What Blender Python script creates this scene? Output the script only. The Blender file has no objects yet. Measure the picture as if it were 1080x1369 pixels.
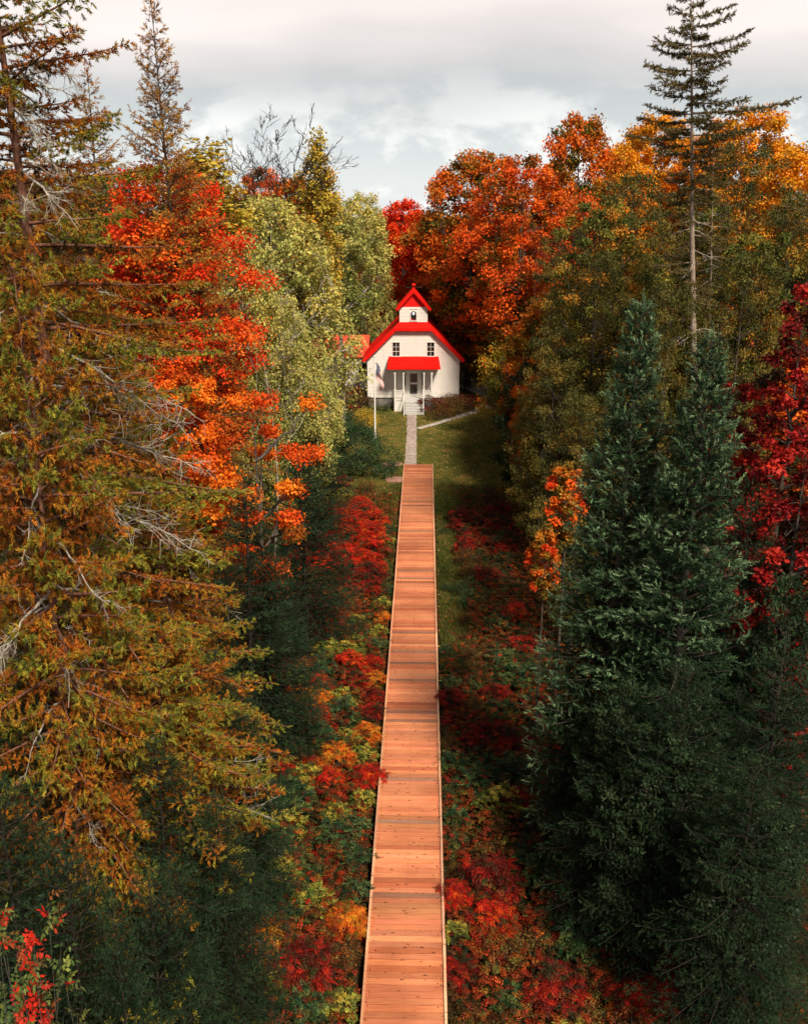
import bpy, math, random
import numpy as np
from math import radians, pi, sin, cos, tan, atan2

# ------------------------------------------------------------------ camera, world, sun, exposure
scene = bpy.context.scene
COL = scene.collection
FPX, CX, CY = 1246.0, 540.0, 684.5            # focal length / centre in photograph pixels
PITCH = math.atan((684.5 - 285) / FPX)
CAM = np.array([0.0, 0.0, 19.0])
cam_d = bpy.data.cameras.new('camera')
cam = bpy.data.objects.new('camera', cam_d); COL.objects.link(cam)
cam.location = CAM; cam.rotation_euler = (pi / 2 - PITCH, 0, 0)
cam_d.sensor_fit = 'VERTICAL'; cam_d.sensor_height = 24.0; cam_d.lens = 24.0 * FPX / 1369
cam_d.clip_start = 0.1; cam_d.clip_end = 9000
scene.camera = cam
scene.render.engine = 'CYCLES'
scene.cycles.max_bounces = 6; scene.cycles.diffuse_bounces = 3; scene.cycles.glossy_bounces = 3
scene.cycles.transmission_bounces = 4; scene.cycles.transparent_max_bounces = 4
scene.cycles.use_adaptive_sampling = True; scene.cycles.adaptive_threshold = 0.02
scene.cycles.caustics_reflective = False; scene.cycles.caustics_refractive = False
scene.view_settings.view_transform = 'Standard'; scene.view_settings.look = 'None'
scene.view_settings.exposure = 0.42; scene.view_settings.gamma = 1.0

SUN_DIR = np.array([0.30, -0.60, 0.74]); SUN_DIR /= np.linalg.norm(SUN_DIR)   # towards the sun
sun_el = math.asin(SUN_DIR[2]); sun_az = atan2(SUN_DIR[0], SUN_DIR[1])
sd = bpy.data.lights.new('sun', 'SUN'); sd.energy = 4.4; sd.angle = radians(11); sd.color = (1.0, 0.88, 0.72)
sun = bpy.data.objects.new('sun', sd); COL.objects.link(sun)
sun.rotation_euler = (pi / 2 - sun_el, 0, pi - sun_az); sun.location = (30, -30, 60)

def build_world():
    w = bpy.data.worlds.new('World'); scene.world = w; w.use_nodes = True
    nt = w.node_tree; N = nt.nodes; L = nt.links; N.clear()
    out = N.new('ShaderNodeOutputWorld'); bg = N.new('ShaderNodeBackground'); bg.inputs[1].default_value = 0.10
    L.new(bg.outputs[0], out.inputs[0])
    sky = N.new('ShaderNodeTexSky'); sky.sky_type = 'NISHITA'; sky.sun_disc = False
    sky.sun_elevation = sun_el; sky.sun_rotation = sun_az
    tc = N.new('ShaderNodeTexCoord'); sep = N.new('ShaderNodeSeparateXYZ'); L.new(tc.outputs['Generated'], sep.inputs[0])
    mp = N.new('ShaderNodeMapping'); mp.inputs['Scale'].default_value = (1.0, 1.0, 3.2); mp.inputs['Location'].default_value = (0.35, 0.0, 0.12)
    L.new(tc.outputs['Generated'], mp.inputs[0])
    n1 = N.new('ShaderNodeTexNoise'); n1.inputs['Scale'].default_value = 2.6; n1.inputs['Detail'].default_value = 5; n1.inputs['Roughness'].default_value = 0.5
    L.new(mp.outputs[0], n1.inputs[0])
    # cloud banks by height above the horizon, edges pushed about by the noise
    a = N.new('ShaderNodeMath'); a.operation = 'MULTIPLY_ADD'; a.inputs[1].default_value = 0.16; a.inputs[2].default_value = -0.08
    L.new(n1.outputs['Fac'], a.inputs[0])
    b = N.new('ShaderNodeMath'); b.operation = 'ADD'; L.new(sep.outputs['Z'], b.inputs[0]); L.new(a.outputs[0], b.inputs[1])
    mr = N.new('ShaderNodeMapRange'); mr.inputs['From Min'].default_value = -0.1; mr.inputs['From Max'].default_value = 0.6
    L.new(b.outputs[0], mr.inputs['Value'])
    cr = N.new('ShaderNodeValToRGB'); L.new(mr.outputs[0], cr.inputs[0])
    def P(e): return (e + 0.1) / 0.7
    stops = [(P(-.05), (.78, .80, .79)), (P(.035), (.68, .71, .71)), (P(.075), (.57, .605, .61)), (P(.105), (.53, .545, .54)), (P(.135), (.67, .63, .61)),
             (P(.18), (.84, .755, .705)), (P(.30), (.80, .74, .71)), (P(.6), (.62, .62, .64))]
    el = cr.color_ramp.elements
    el[0].position = stops[0][0]; el[0].color = (*stops[0][1], 1); el[1].position = stops[-1][0]; el[1].color = (*stops[-1][1], 1)
    for p, c in stops[1:-1]:
        e = el.new(p); e.color = (*c, 1)
    # soft puffs
    n2 = N.new('ShaderNodeTexNoise'); n2.inputs['Scale'].default_value = 9; n2.inputs['Detail'].default_value = 8; n2.inputs['Roughness'].default_value = 0.58
    n2.inputs['Distortion'].default_value = 0.3
    mp2 = N.new('ShaderNodeMapping'); mp2.inputs['Scale'].default_value = (1.0, 1.0, 1.8); L.new(tc.outputs['Generated'], mp2.inputs[0]); L.new(mp2.outputs[0], n2.inputs[0])
    puff = N.new('ShaderNodeMapRange'); puff.inputs['From Min'].default_value = 0.46; puff.inputs['From Max'].default_value = 0.62; puff.interpolation_type = 'SMOOTHSTEP'
    L.new(n2.outputs['Fac'], puff.inputs['Value'])
    low = N.new('ShaderNodeMapRange'); low.inputs['From Min'].default_value = 0.06; low.inputs['From Max'].default_value = 0.12
    low.inputs['To Min'].default_value = 1.0; low.inputs['To Max'].default_value = 0.0; L.new(b.outputs[0], low.inputs['Value'])
    pm = N.new('ShaderNodeMath'); pm.operation = 'MULTIPLY'; L.new(puff.outputs[0], pm.inputs[0]); L.new(low.outputs[0], pm.inputs[1])
    mx = N.new('ShaderNodeMixRGB'); mx.inputs[2].default_value = (.93, .92, .89, 1); L.new(pm.outputs[0], mx.inputs[0]); L.new(cr.outputs[0], mx.inputs[1])
    # modulate a little by the broad noise
    vr = N.new('ShaderNodeMapRange'); vr.inputs['From Min'].default_value = .3; vr.inputs['From Max'].default_value = .7
    vr.inputs['To Min'].default_value = .83 * 10; vr.inputs['To Max'].default_value = 1.0 * 10; L.new(n1.outputs['Fac'], vr.inputs['Value'])
    sc = N.new('ShaderNodeVectorMath'); sc.operation = 'SCALE'; L.new(mx.outputs[0], sc.inputs[0]); L.new(vr.outputs[0], sc.inputs['Scale'])
    fin = N.new('ShaderNodeMixRGB'); fin.inputs[0].default_value = 0.92; L.new(sky.outputs[0], fin.inputs[1]); L.new(sc.outputs[0], fin.inputs[2])
    # sky overhead, out of view, is dimmed to cut fill light and deepen shade
    ov = N.new('ShaderNodeMapRange'); ov.inputs['From Min'].default_value = .22; ov.inputs['From Max'].default_value = .62
    ov.inputs['To Min'].default_value = 1.0; ov.inputs['To Max'].default_value = OVERHEAD; L.new(sep.outputs['Z'], ov.inputs['Value'])
    s2 = N.new('ShaderNodeVectorMath'); s2.operation = 'SCALE'; L.new(fin.outputs[0], s2.inputs[0]); L.new(ov.outputs[0], s2.inputs['Scale'])
    L.new(s2.outputs[0], bg.inputs[0])
OVERHEAD = 0.30
build_world()

# ------------------------------------------------------------------ placing helpers
def ray(px, py):
    u = (px - CX) / FPX; v = (CY - py) / FPX
    return np.array([u, cos(PITCH) + v * sin(PITCH), -sin(PITCH) + v * cos(PITCH)])
def at(px, py, D):
    d = ray(px, py); return CAM + d * (D / d[1])
def zc(D, z): return D * cos(PITCH) + (19 - z) * sin(PITCH)
WSL = 0.0285
def walkz(y): return 0.05 + WSL * (y - 18.5)
def walkx(y): return -0.02 + 0.0219 * (y - 17.5)
def vnoise(x, y, s=0):
    x = np.asarray(x, float); y = np.asarray(y, float)
    return (np.sin(x * .31 + s) * np.cos(y * .27 + s * 2.1) + .5 * np.sin(x * .83 + y * .41 + s * 3) + .25 * np.sin(x * 1.9 - y * 1.3 + s))
def gz(x, y):
    x = np.asarray(x, float); y = np.asarray(y, float)
    base = walkz(np.clip(y, -60, 84)) - 0.38
    side = np.abs(x - walkx(np.clip(y, -60, 84)))
    near = np.clip((side - 2.0) / 5, 0, 1)
    calm = np.clip((y - 58) / 6, 0, 1) * np.clip((100 - y) / 10, 0, 1) * np.clip((14 - side) / 6, 0, 1)
    base = base + .3 * calm
    u = np.clip((y - 65) / 13, 0, 1); base = base + .78 * u * u * (3 - 2 * u)
    return base + 0.16 * vnoise(x, y) * near * (1 - .85 * calm)
def ground_hit(px, py):
    d = ray(px, py); lo, hi = 1.0, 600.0
    for _ in range(60):
        m = (lo + hi) / 2; p = CAM + d * m
        if p[2] > float(gz(p[0], p[1])): lo = m
        else: hi = m
    return CAM + d * lo

# ------------------------------------------------------------------ tagging
def tag(o, label=None, cat=None, group=None, kind=None):
    if label: o['label'] = label
    if cat: o['category'] = cat
    if group: o['group'] = group
    if kind: o['kind'] = kind
    return o
def link(name, data, parent=None, loc=None, rz=0):
    o = bpy.data.objects.new(name, data); COL.objects.link(o)
    if parent: o.parent = parent
    if loc is not None: o.location = tuple(float(v) for v in loc)
    if rz: o.rotation_euler = (0, 0, rz)
    return o
def empty(name, loc, rz=0):
    o = link(name, None, None, loc, rz); o.empty_display_size = .3; return o

# ------------------------------------------------------------------ materials
def nodes_of(name):
    m = bpy.data.materials.new(name); m.use_nodes = True
    nt = m.node_tree; return m, nt, nt.nodes, nt.links, nt.nodes['Principled BSDF']
def mat_plain(name, col, rough=.7, var=.15, scale=6, bump=.0, spec=.3, bscale=30, metal=0):
    m, nt, N, L, b = nodes_of(name)
    b.inputs['Roughness'].default_value = rough; b.inputs['Specular IOR Level'].default_value = spec; b.inputs['Metallic'].default_value = metal
    tc = N.new('ShaderNodeTexCoord'); n = N.new('ShaderNodeTexNoise'); n.inputs['Scale'].default_value = scale; n.inputs['Detail'].default_value = 6
    L.new(tc.outputs['Object'], n.inputs[0])
    r = N.new('ShaderNodeValToRGB'); L.new(n.outputs['Fac'], r.inputs[0])
    r.color_ramp.elements[0].position = .3; r.color_ramp.elements[1].position = .7
    r.color_ramp.elements[0].color = (*[c * (1 - var) for c in col], 1); r.color_ramp.elements[1].color = (*[min(1, c * (1 + var)) for c in col], 1)
    L.new(r.outputs[0], b.inputs['Base Color'])
    if bump:
        n2 = N.new('ShaderNodeTexNoise'); n2.inputs['Scale'].default_value = bscale; n2.inputs['Detail'].default_value = 4; L.new(tc.outputs['Object'], n2.inputs[0])
        bp = N.new('ShaderNodeBump'); bp.inputs['Strength'].default_value = bump; bp.inputs['Distance'].default_value = .02
        L.new(n2.outputs['Fac'], bp.inputs['Height']); L.new(bp.outputs[0], b.inputs['Normal'])
    return m
def mat_leaf(name, rough=.5, spec=.25, transl=.3):
    m, nt, N, L, b = nodes_of(name)
    at_ = N.new('ShaderNodeAttribute'); at_.attribute_name = 'tint'
    b.inputs['Roughness'].default_value = rough; b.inputs['Specular IOR Level'].default_value = spec
    L.new(at_.outputs['Color'], b.inputs['Base Color'])
    if transl:
        t = N.new('ShaderNodeBsdfTranslucent'); L.new(at_.outputs['Color'], t.inputs[0])
        mx = N.new('ShaderNodeMixShader'); mx.inputs[0].default_value = transl
        L.new(b.outputs[0], mx.inputs[1]); L.new(t.outputs[0], mx.inputs[2]); L.new(mx.outputs[0], N['Material Output'].inputs[0])
    return m
def mat_bark(name, c1, c2, scale=5, streak=4):
    m, nt, N, L, b = nodes_of(name)
    tc = N.new('ShaderNodeTexCoord'); mp = N.new('ShaderNodeMapping'); mp.inputs['Scale'].default_value = (streak, streak, 1); L.new(tc.outputs['Object'], mp.inputs[0])
    n = N.new('ShaderNodeTexNoise'); n.inputs['Scale'].default_value = scale; n.inputs['Detail'].default_value = 6; n.inputs['Roughness'].default_value = .65; L.new(mp.outputs[0], n.inputs[0])
    r = N.new('ShaderNodeValToRGB'); r.color_ramp.elements[0].position = .35; r.color_ramp.elements[1].position = .68
    r.color_ramp.elements[0].color = (*c1, 1); r.color_ramp.elements[1].color = (*c2, 1); L.new(n.outputs['Fac'], r.inputs[0]); L.new(r.outputs[0], b.inputs['Base Color'])
    b.inputs['Roughness'].default_value = .9; b.inputs['Specular IOR Level'].default_value = .15
    bp = N.new('ShaderNodeBump'); bp.inputs['Strength'].default_value = .6; bp.inputs['Distance'].default_value = .03; L.new(n.outputs['Fac'], bp.inputs['Height']); L.new(bp.outputs[0], b.inputs['Normal'])
    return m
M = {}
M['leaf'] = mat_leaf('leaf', .55, .15, .3); M['needle'] = mat_leaf('needle', .65, .08, .06)
M['bark_grey'] = mat_bark('bark_grey', (.03, .025, .02), (.14, .12, .10))
M['bark_red'] = mat_bark('bark_red', (.07, .03, .02), (.34, .16, .10))
M['bark_pale'] = mat_bark('bark_pale', (.16, .12, .09), (.42, .33, .26))
M['bark_birch'] = mat_bark('bark_birch', (.12, .10, .08), (.60, .55, .46), 4, 1)
M['bark_dark'] = mat_bark('bark_dark', (.012, .01, .008), (.05, .04, .03))
M['deadwood'] = mat_bark('deadwood', (.22, .19, .15), (.55, .50, .42), 8, 2)

# ------------------------------------------------------------------ mesh building
def mk_mesh(name, V, F, mats, tint=None, smooth=False, fm=None):
    """V (n,3); F list of index arrays (m,k); fm list of material indexes per array"""
    V = np.ascontiguousarray(V, np.float32)
    F = [np.ascontiguousarray(f, np.int32) for f in F if len(f)]
    me = bpy.data.meshes.new(name); me.vertices.add(len(V)); me.vertices.foreach_set('co', V.ravel())
    tot = sum(f.size for f in F); npoly = sum(len(f) for f in F)
    me.loops.add(tot); me.loops.foreach_set('vertex_index', np.concatenate([f.ravel() for f in F]))
    me.polygons.add(npoly)
    cnt = np.concatenate([np.full(len(f), f.shape[1], np.int32) for f in F])
    me.polygons.foreach_set('loop_start', np.concatenate([[0], np.cumsum(cnt)[:-1]]).astype(np.int32))
    me.polygons.foreach_set('loop_total', cnt)
    if fm is not None: me.polygons.foreach_set('material_index', np.concatenate([np.full(len(f), i, np.int32) for f, i in zip(F, fm)]))
    for m in (mats if isinstance(mats, (list, tuple)) else [mats]): me.materials.append(m)
    if tint is not None:
        a = me.color_attributes.new('tint', 'FLOAT_COLOR', 'POINT')
        c = np.ones((len(V), 4), np.float32); c[:, :3] = tint; a.data.foreach_set('color', c.ravel())
    me.polygons.foreach_set('use_smooth', np.full(npoly, bool(smooth)))
    me.update(calc_edges=True); me.validate()
    return me
def nrm(a): return a / np.maximum(np.linalg.norm(a, axis=-1, keepdims=True), 1e-9)
def tubes(P, R, s=5, ref=None):
    """P (B,n,3) paths, R (B,n) radii"""
    P = np.asarray(P, float); R = np.asarray(R, float)
    B, n, _ = P.shape
    T = nrm(np.gradient(P, axis=1))
    ref = np.array([0.31, 0.93, 0.2]) if ref is None else ref
    U = np.cross(T, ref); U = nrm(U); W = np.cross(T, U)
    a = np.linspace(0, 2 * pi, s, endpoint=False)
    V = P[:, :, None, :] + R[:, :, None, None] * (np.cos(a)[None, None, :, None] * U[:, :, None, :] + np.sin(a)[None, None, :, None] * W[:, :, None, :])
    idx = np.arange(B * n * s).reshape(B, n, s)
    q = np.stack([idx[:, :-1, :], np.roll(idx[:, :-1, :], -1, 2), np.roll(idx[:, 1:, :], -1, 2), idx[:, 1:, :]], -1).reshape(-1, 4)
    return V.reshape(-1, 3), q
class Acc:
    def __init__(s): s.V = []; s.F = {}; s.n = 0; s.T = []
    def add(s, V, F, tint=None, mi=0):
        V = np.asarray(V, float).reshape(-1, 3); F = np.asarray(F)
        s.F.setdefault((F.shape[1], mi), []).append(F + s.n); s.V.append(V); s.n += len(V)
        if tint is None: tint = np.ones((len(V), 3)) * .5
        tint = np.asarray(tint, float)
        if tint.ndim == 1: tint = np.tile(tint, (len(V), 1))
        s.T.append(tint)
    def box(s, x0, x1, y0, y1, z0, z1, tint=None, mi=0, rot=None, org=(0, 0, 0)):
        V = np.array([[x, y, z] for z in (z0, z1) for (x, y) in ((x0, y0), (x1, y0), (x1, y1), (x0, y1))], float)
        if rot is not None: V = V @ rot.T
        V = V + np.array(org)
        s.add(V, [[3, 2, 1, 0], [4, 5, 6, 7], [0, 1, 5, 4], [1, 2, 6, 5], [2, 3, 7, 6], [3, 0, 4, 7]], tint, mi)
    def poly(s, pts, y0, y1, tint=None, mi=0):
        """extrude polygon given in (x,z) (counter-clockwise seen from -y) between y0 and y1"""
        n = len(pts); V = [[p[0], y0, p[1]] for p in pts] + [[p[0], y1, p[1]] for p in pts]
        V = np.array(V, float); base = s.n
        s.V.append(V); s.n += 2 * n; s.T.append(np.tile(np.array([.5] * 3 if tint is None else tint), (2 * n, 1)))
        s.F.setdefault((n, mi), []).append(np.array([list(range(n)), list(range(2 * n - 1, n - 1, -1))]) + base)
        s.F.setdefault((4, mi), []).append(np.array([[i, n + i, n + (i + 1) % n, (i + 1) % n] for i in range(n)]) + base)
    def mesh(s, name, mats, tint=False, smooth=False):
        ks = list(s.F.keys())
        return mk_mesh(name, np.concatenate(s.V), [np.concatenate(s.F[k]) for k in ks], mats, np.concatenate(s.T) if tint else None, smooth, [k[1] for k in ks])
def rhombs(P, Nn, L, W, rng, tint, dirs=None, fold=0.0):
    """leaf rhombs at P with normals Nn"""
    n = len(P); Nn = nrm(Nn)
    r = dirs if dirs is not None else rng.normal(size=(n, 3))
    U = nrm(r - (r * Nn).sum(1, keepdims=True) * Nn); Vv = np.cross(Nn, U)
    L = np.broadcast_to(L, (n,))[:, None]; W = np.broadcast_to(W, (n,))[:, None]
    a = P; c = P + U * L; b = P + U * L * .45 + Vv * W * .5 + Nn * W * fold; d = P + U * L * .45 - Vv * W * .5 + Nn * W * fold
    V = np.stack([a, b, c, d], 1).reshape(-1, 3)
    return V, np.arange(4 * n).reshape(n, 4), np.repeat(tint, 4, 0)
def pick(pal, m, rng, jit=.18):
    """continuous lookup of palette by m in 0..1 with brightness jitter"""
    pal = np.array(pal, float); m = np.clip(m, 0, .9999) * (len(pal) - 1); i = m.astype(int); f = (m - i)[:, None]
    c = pal[i] * (1 - f) + pal[i + 1] * f
    return c * np.exp(rng.normal(0, jit, (len(m), 1))) * np.exp(rng.normal(0, jit * .35, (len(m), 3)))
def bez(A, B, sag, n=6, rng=None, wob=0.0):
    """curves from A to B (k,3) lifted by sag at the middle"""
    A = np.asarray(A, float); B = np.asarray(B, float); s = np.linspace(0, 1, n)[None, :, None]
    P = A[:, None] * (1 - s) + B[:, None] * s
    P[:, :, 2] += (np.asarray(sag).reshape(-1, 1) * (4 * s * (1 - s))[:, :, 0])
    if wob and rng is not None:
        w = rng.normal(0, 1, P.shape); w[:, 0] = 0; w[:, -1] = 0
        P += w * wob * np.linalg.norm(B - A, axis=1)[:, None, None]
    return P

# ------------------------------------------------------------------ broadleaf tree
def broadleaf(name, h, cb, R, pal, seed, ncl=90, nleaf=110, ls=.22, a=.6, b=.55, flat=.55, cr=None, tr=.22, bark='bark_grey', outer=.5, high=.3, rand=.45,
              lean=(0, 0), shell=.5, twigs=0, stretch=(1, 1), leafw=.8, limbs=8, hang=0.0, jit=.18, zpow=1.0):
    rng = np.random.default_rng(seed)
    cr = cr or R * .26
    tm = a / (a + b); pmax = tm ** a * (1 - tm) ** b
    def centre(t): return np.stack([np.asarray(t) * lean[0] * 1.0, np.asarray(t) * lean[1]], -1)
    ph = rng.uniform(0, 6.28, 6)
    C = []; cand = ncl * 8
    t = rng.uniform(0.02, .98, cand) ** zpow; th = rng.uniform(0, 2 * pi, cand)
    lump = 1 + .22 * np.sin(2 * th + ph[0] + 5 * t) + .16 * np.sin(3 * th + ph[1] - 9 * t) + .12 * np.sin(5 * th + ph[2] + 14 * t)
    rr = (shell + (1 - shell) * np.sqrt(rng.uniform(0, 1, cand)))
    rad = np.maximum(R * (t ** a * (1 - t) ** b / pmax) * lump * rr, .05 * R)
    z = cb + t * (h - cb) - cr * flat * .5
    P = np.stack([np.cos(th) * rad * stretch[0], np.sin(th) * rad * stretch[1], z], 1)
    P[:, :2] += centre(t)
    md = (R * R * (h - cb) / ncl) ** (1 / 3) * .95
    keep = []; keepP = np.zeros((0, 3))
    for i in range(cand):
        if len(keep) == 0 or np.min(np.sum(((keepP - P[i]) * (1, 1, 1.35)) ** 2, 1)) > md * md:
            keep.append(i); keepP = np.vstack([keepP, P[i]])
        if len(keep) >= ncl: break
    keep = np.array(keep); P = P[keep]; t = t[keep]; rr = rr[keep]; n = len(P)
    # wood
    acc = Acc()
    zt = cb + (h - cb) * .86; s = np.linspace(0, 1, 9)
    tp = np.stack([lean[0] * np.clip((s * zt - cb) / (h - cb), 0, 1) + .05 * np.sin(s * 5 + ph[3]) * h * .06, lean[1] * np.clip((s * zt - cb) / (h - cb), 0, 1) + .05 * np.cos(s * 4 + ph[4]) * h * .05, s * zt], 1)
    tp[0, 2] = -.4
    def trunk_at(zz):
        u = np.clip(np.asarray(zz) / zt, 0, 1); return np.stack([np.interp(u, s, tp[:, 0]), np.interp(u, s, tp[:, 1]), np.maximum(u * zt, 0)], -1)
    rt = tr * (1 - .93 * s ** 1.1); rt[0] *= 1.35
    V, F = tubes(tp[None], rt[None], 8); acc.add(V, F)
    hd = np.linalg.norm(P[:, :2] - trunk_at(P[:, 2])[:, :2], axis=1)
    order = np.argsort(-hd + rng.normal(0, .2 * R, n)); lim = order[:limbs]
    st = trunk_at(np.maximum(P[lim, 2] - hd[lim] * rng.uniform(.6, 1.1, len(lim)), cb * .75 + .1 * h))
    LB = bez(st, P[lim], -.08 * hd[lim], 9, rng, .018)
    lr = tr * .5 * np.linspace(1, .18, 9)[None] * rng.uniform(.7, 1, (len(lim), 1))
    V, F = tubes(LB, lr, 6); acc.add(V, F)
    nodes = np.vstack([LB[:, 2:].reshape(-1, 3), trunk_at(np.linspace(cb, zt, 14))]); nr = np.concatenate([lr[:, 2:].ravel(), np.interp(np.linspace(cb, zt, 14) / zt, s, rt) * .6])
    rest = order[limbs:]
    A = []; rA = []
    for i in rest:
        d = nodes - P[i]; dd = np.sum(d * d, 1) + np.where(d[:, 2] > -.1 * R, 6 * R * R, 0)
        j = np.argmin(dd); A.append(nodes[j]); rA.append(nr[j])
    if len(rest):
        A = np.array(A); rA = np.array(rA)
        V, F = tubes(bez(A, P[rest], .08 * np.linalg.norm(A - P[rest], axis=1), 6, rng, .03), np.minimum(rA, tr * .3)[:, None] * np.linspace(.8, .2, 6)[None], 4); acc.add(V, F)
    # foliage: twig-end tufts round each branch end
    K = max(5, int(nleaf / 13)); per = max(3, int(nleaf / K))
    size = cr * rng.uniform(.7, 1.3, n) * (1 - .35 * t)
    dv = nrm(rng.normal(size=(n, K, 3))); rad = size[:, None] * rng.uniform(.45, 1.0, (n, K))
    SC = P[:, None] + dv * rad[..., None] * np.array([1, 1, flat]); SC[..., 2] -= hang * rng.uniform(0, 1, (n, K)) * size[:, None]
    if twigs:
        kk = min(K, twigs)
        V, F = tubes(bez(np.repeat(P, kk, 0), SC[:, :kk].reshape(-1, 3), np.zeros(n * kk), 3), np.tile([[tr * .05, tr * .035, .006]], (n * kk, 1)), 3); acc.add(V, F)
    LP = SC[:, :, None] + rng.normal(0, 1, (n, K, per, 3)) * (size[:, None, None, None] * .17 + ls * .35)
    out = nrm(SC - P[:, None])[:, :, None] * .7 + np.array([0, 0, .75]) + rng.normal(0, .55, LP.shape)
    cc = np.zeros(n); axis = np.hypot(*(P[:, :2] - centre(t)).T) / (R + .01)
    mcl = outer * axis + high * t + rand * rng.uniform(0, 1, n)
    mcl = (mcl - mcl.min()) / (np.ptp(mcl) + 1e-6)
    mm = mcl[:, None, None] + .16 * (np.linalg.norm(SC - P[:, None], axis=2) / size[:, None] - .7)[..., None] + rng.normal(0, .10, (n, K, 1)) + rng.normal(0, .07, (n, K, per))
    mm = mm.ravel(); LP = LP.reshape(-1, 3); out = out.reshape(-1, 3)
    sz = ls * rng.uniform(.65, 1.25, len(LP))
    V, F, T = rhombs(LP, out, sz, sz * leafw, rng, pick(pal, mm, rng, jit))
    wood = acc.mesh(name + '_wood', M[bark], smooth=True)
    crown = mk_mesh(name + '_crown', V, [F], M['leaf'], np.clip(T, 0.002, .95))
    return [('trunk', wood), ('crown', crown)]

# ------------------------------------------------------------------ needle sprigs and conifers
def sprigs(P, D, L, nl, nw, k, rng, tint, spread=.65):
    """P origins, D directions (unit), L lengths: k needle-cluster blades each"""
    n = len(P); D = nrm(D); L = np.broadcast_to(L, (n,))
    u = nrm(np.cross(D, rng.normal(size=(n, 3)))); w = np.cross(D, u)
    fr = (np.arange(k) + .4) / k
    ang = np.arange(k) * 2.4
    base = P[:, None] + D[:, None] * (L[:, None] * fr[None] * .85)[..., None]
    rad = u[:, None] * np.cos(ang)[None, :, None] + w[:, None] * np.sin(ang)[None, :, None]
    dr = nrm(D[:, None] * (1 - spread * .35) + rad * spread + rng.normal(0, .12, (n, k, 3)))
    ln = nl * rng.uniform(.75, 1.2, (n, k, 1)) * (1 - .25 * fr)[None, :, None]
    tip = base + dr * ln
    sd_ = nrm(np.cross(dr, D[:, None] + rng.normal(0, .3, (n, k, 3)))) * nw * .5
    V = np.stack([base - sd_ * .6, base + sd_, tip], 2).reshape(-1, 3)
    T = np.repeat(tint, k * 3, 0)
    return V, np.arange(len(V)).reshape(-1, 3), T
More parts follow.
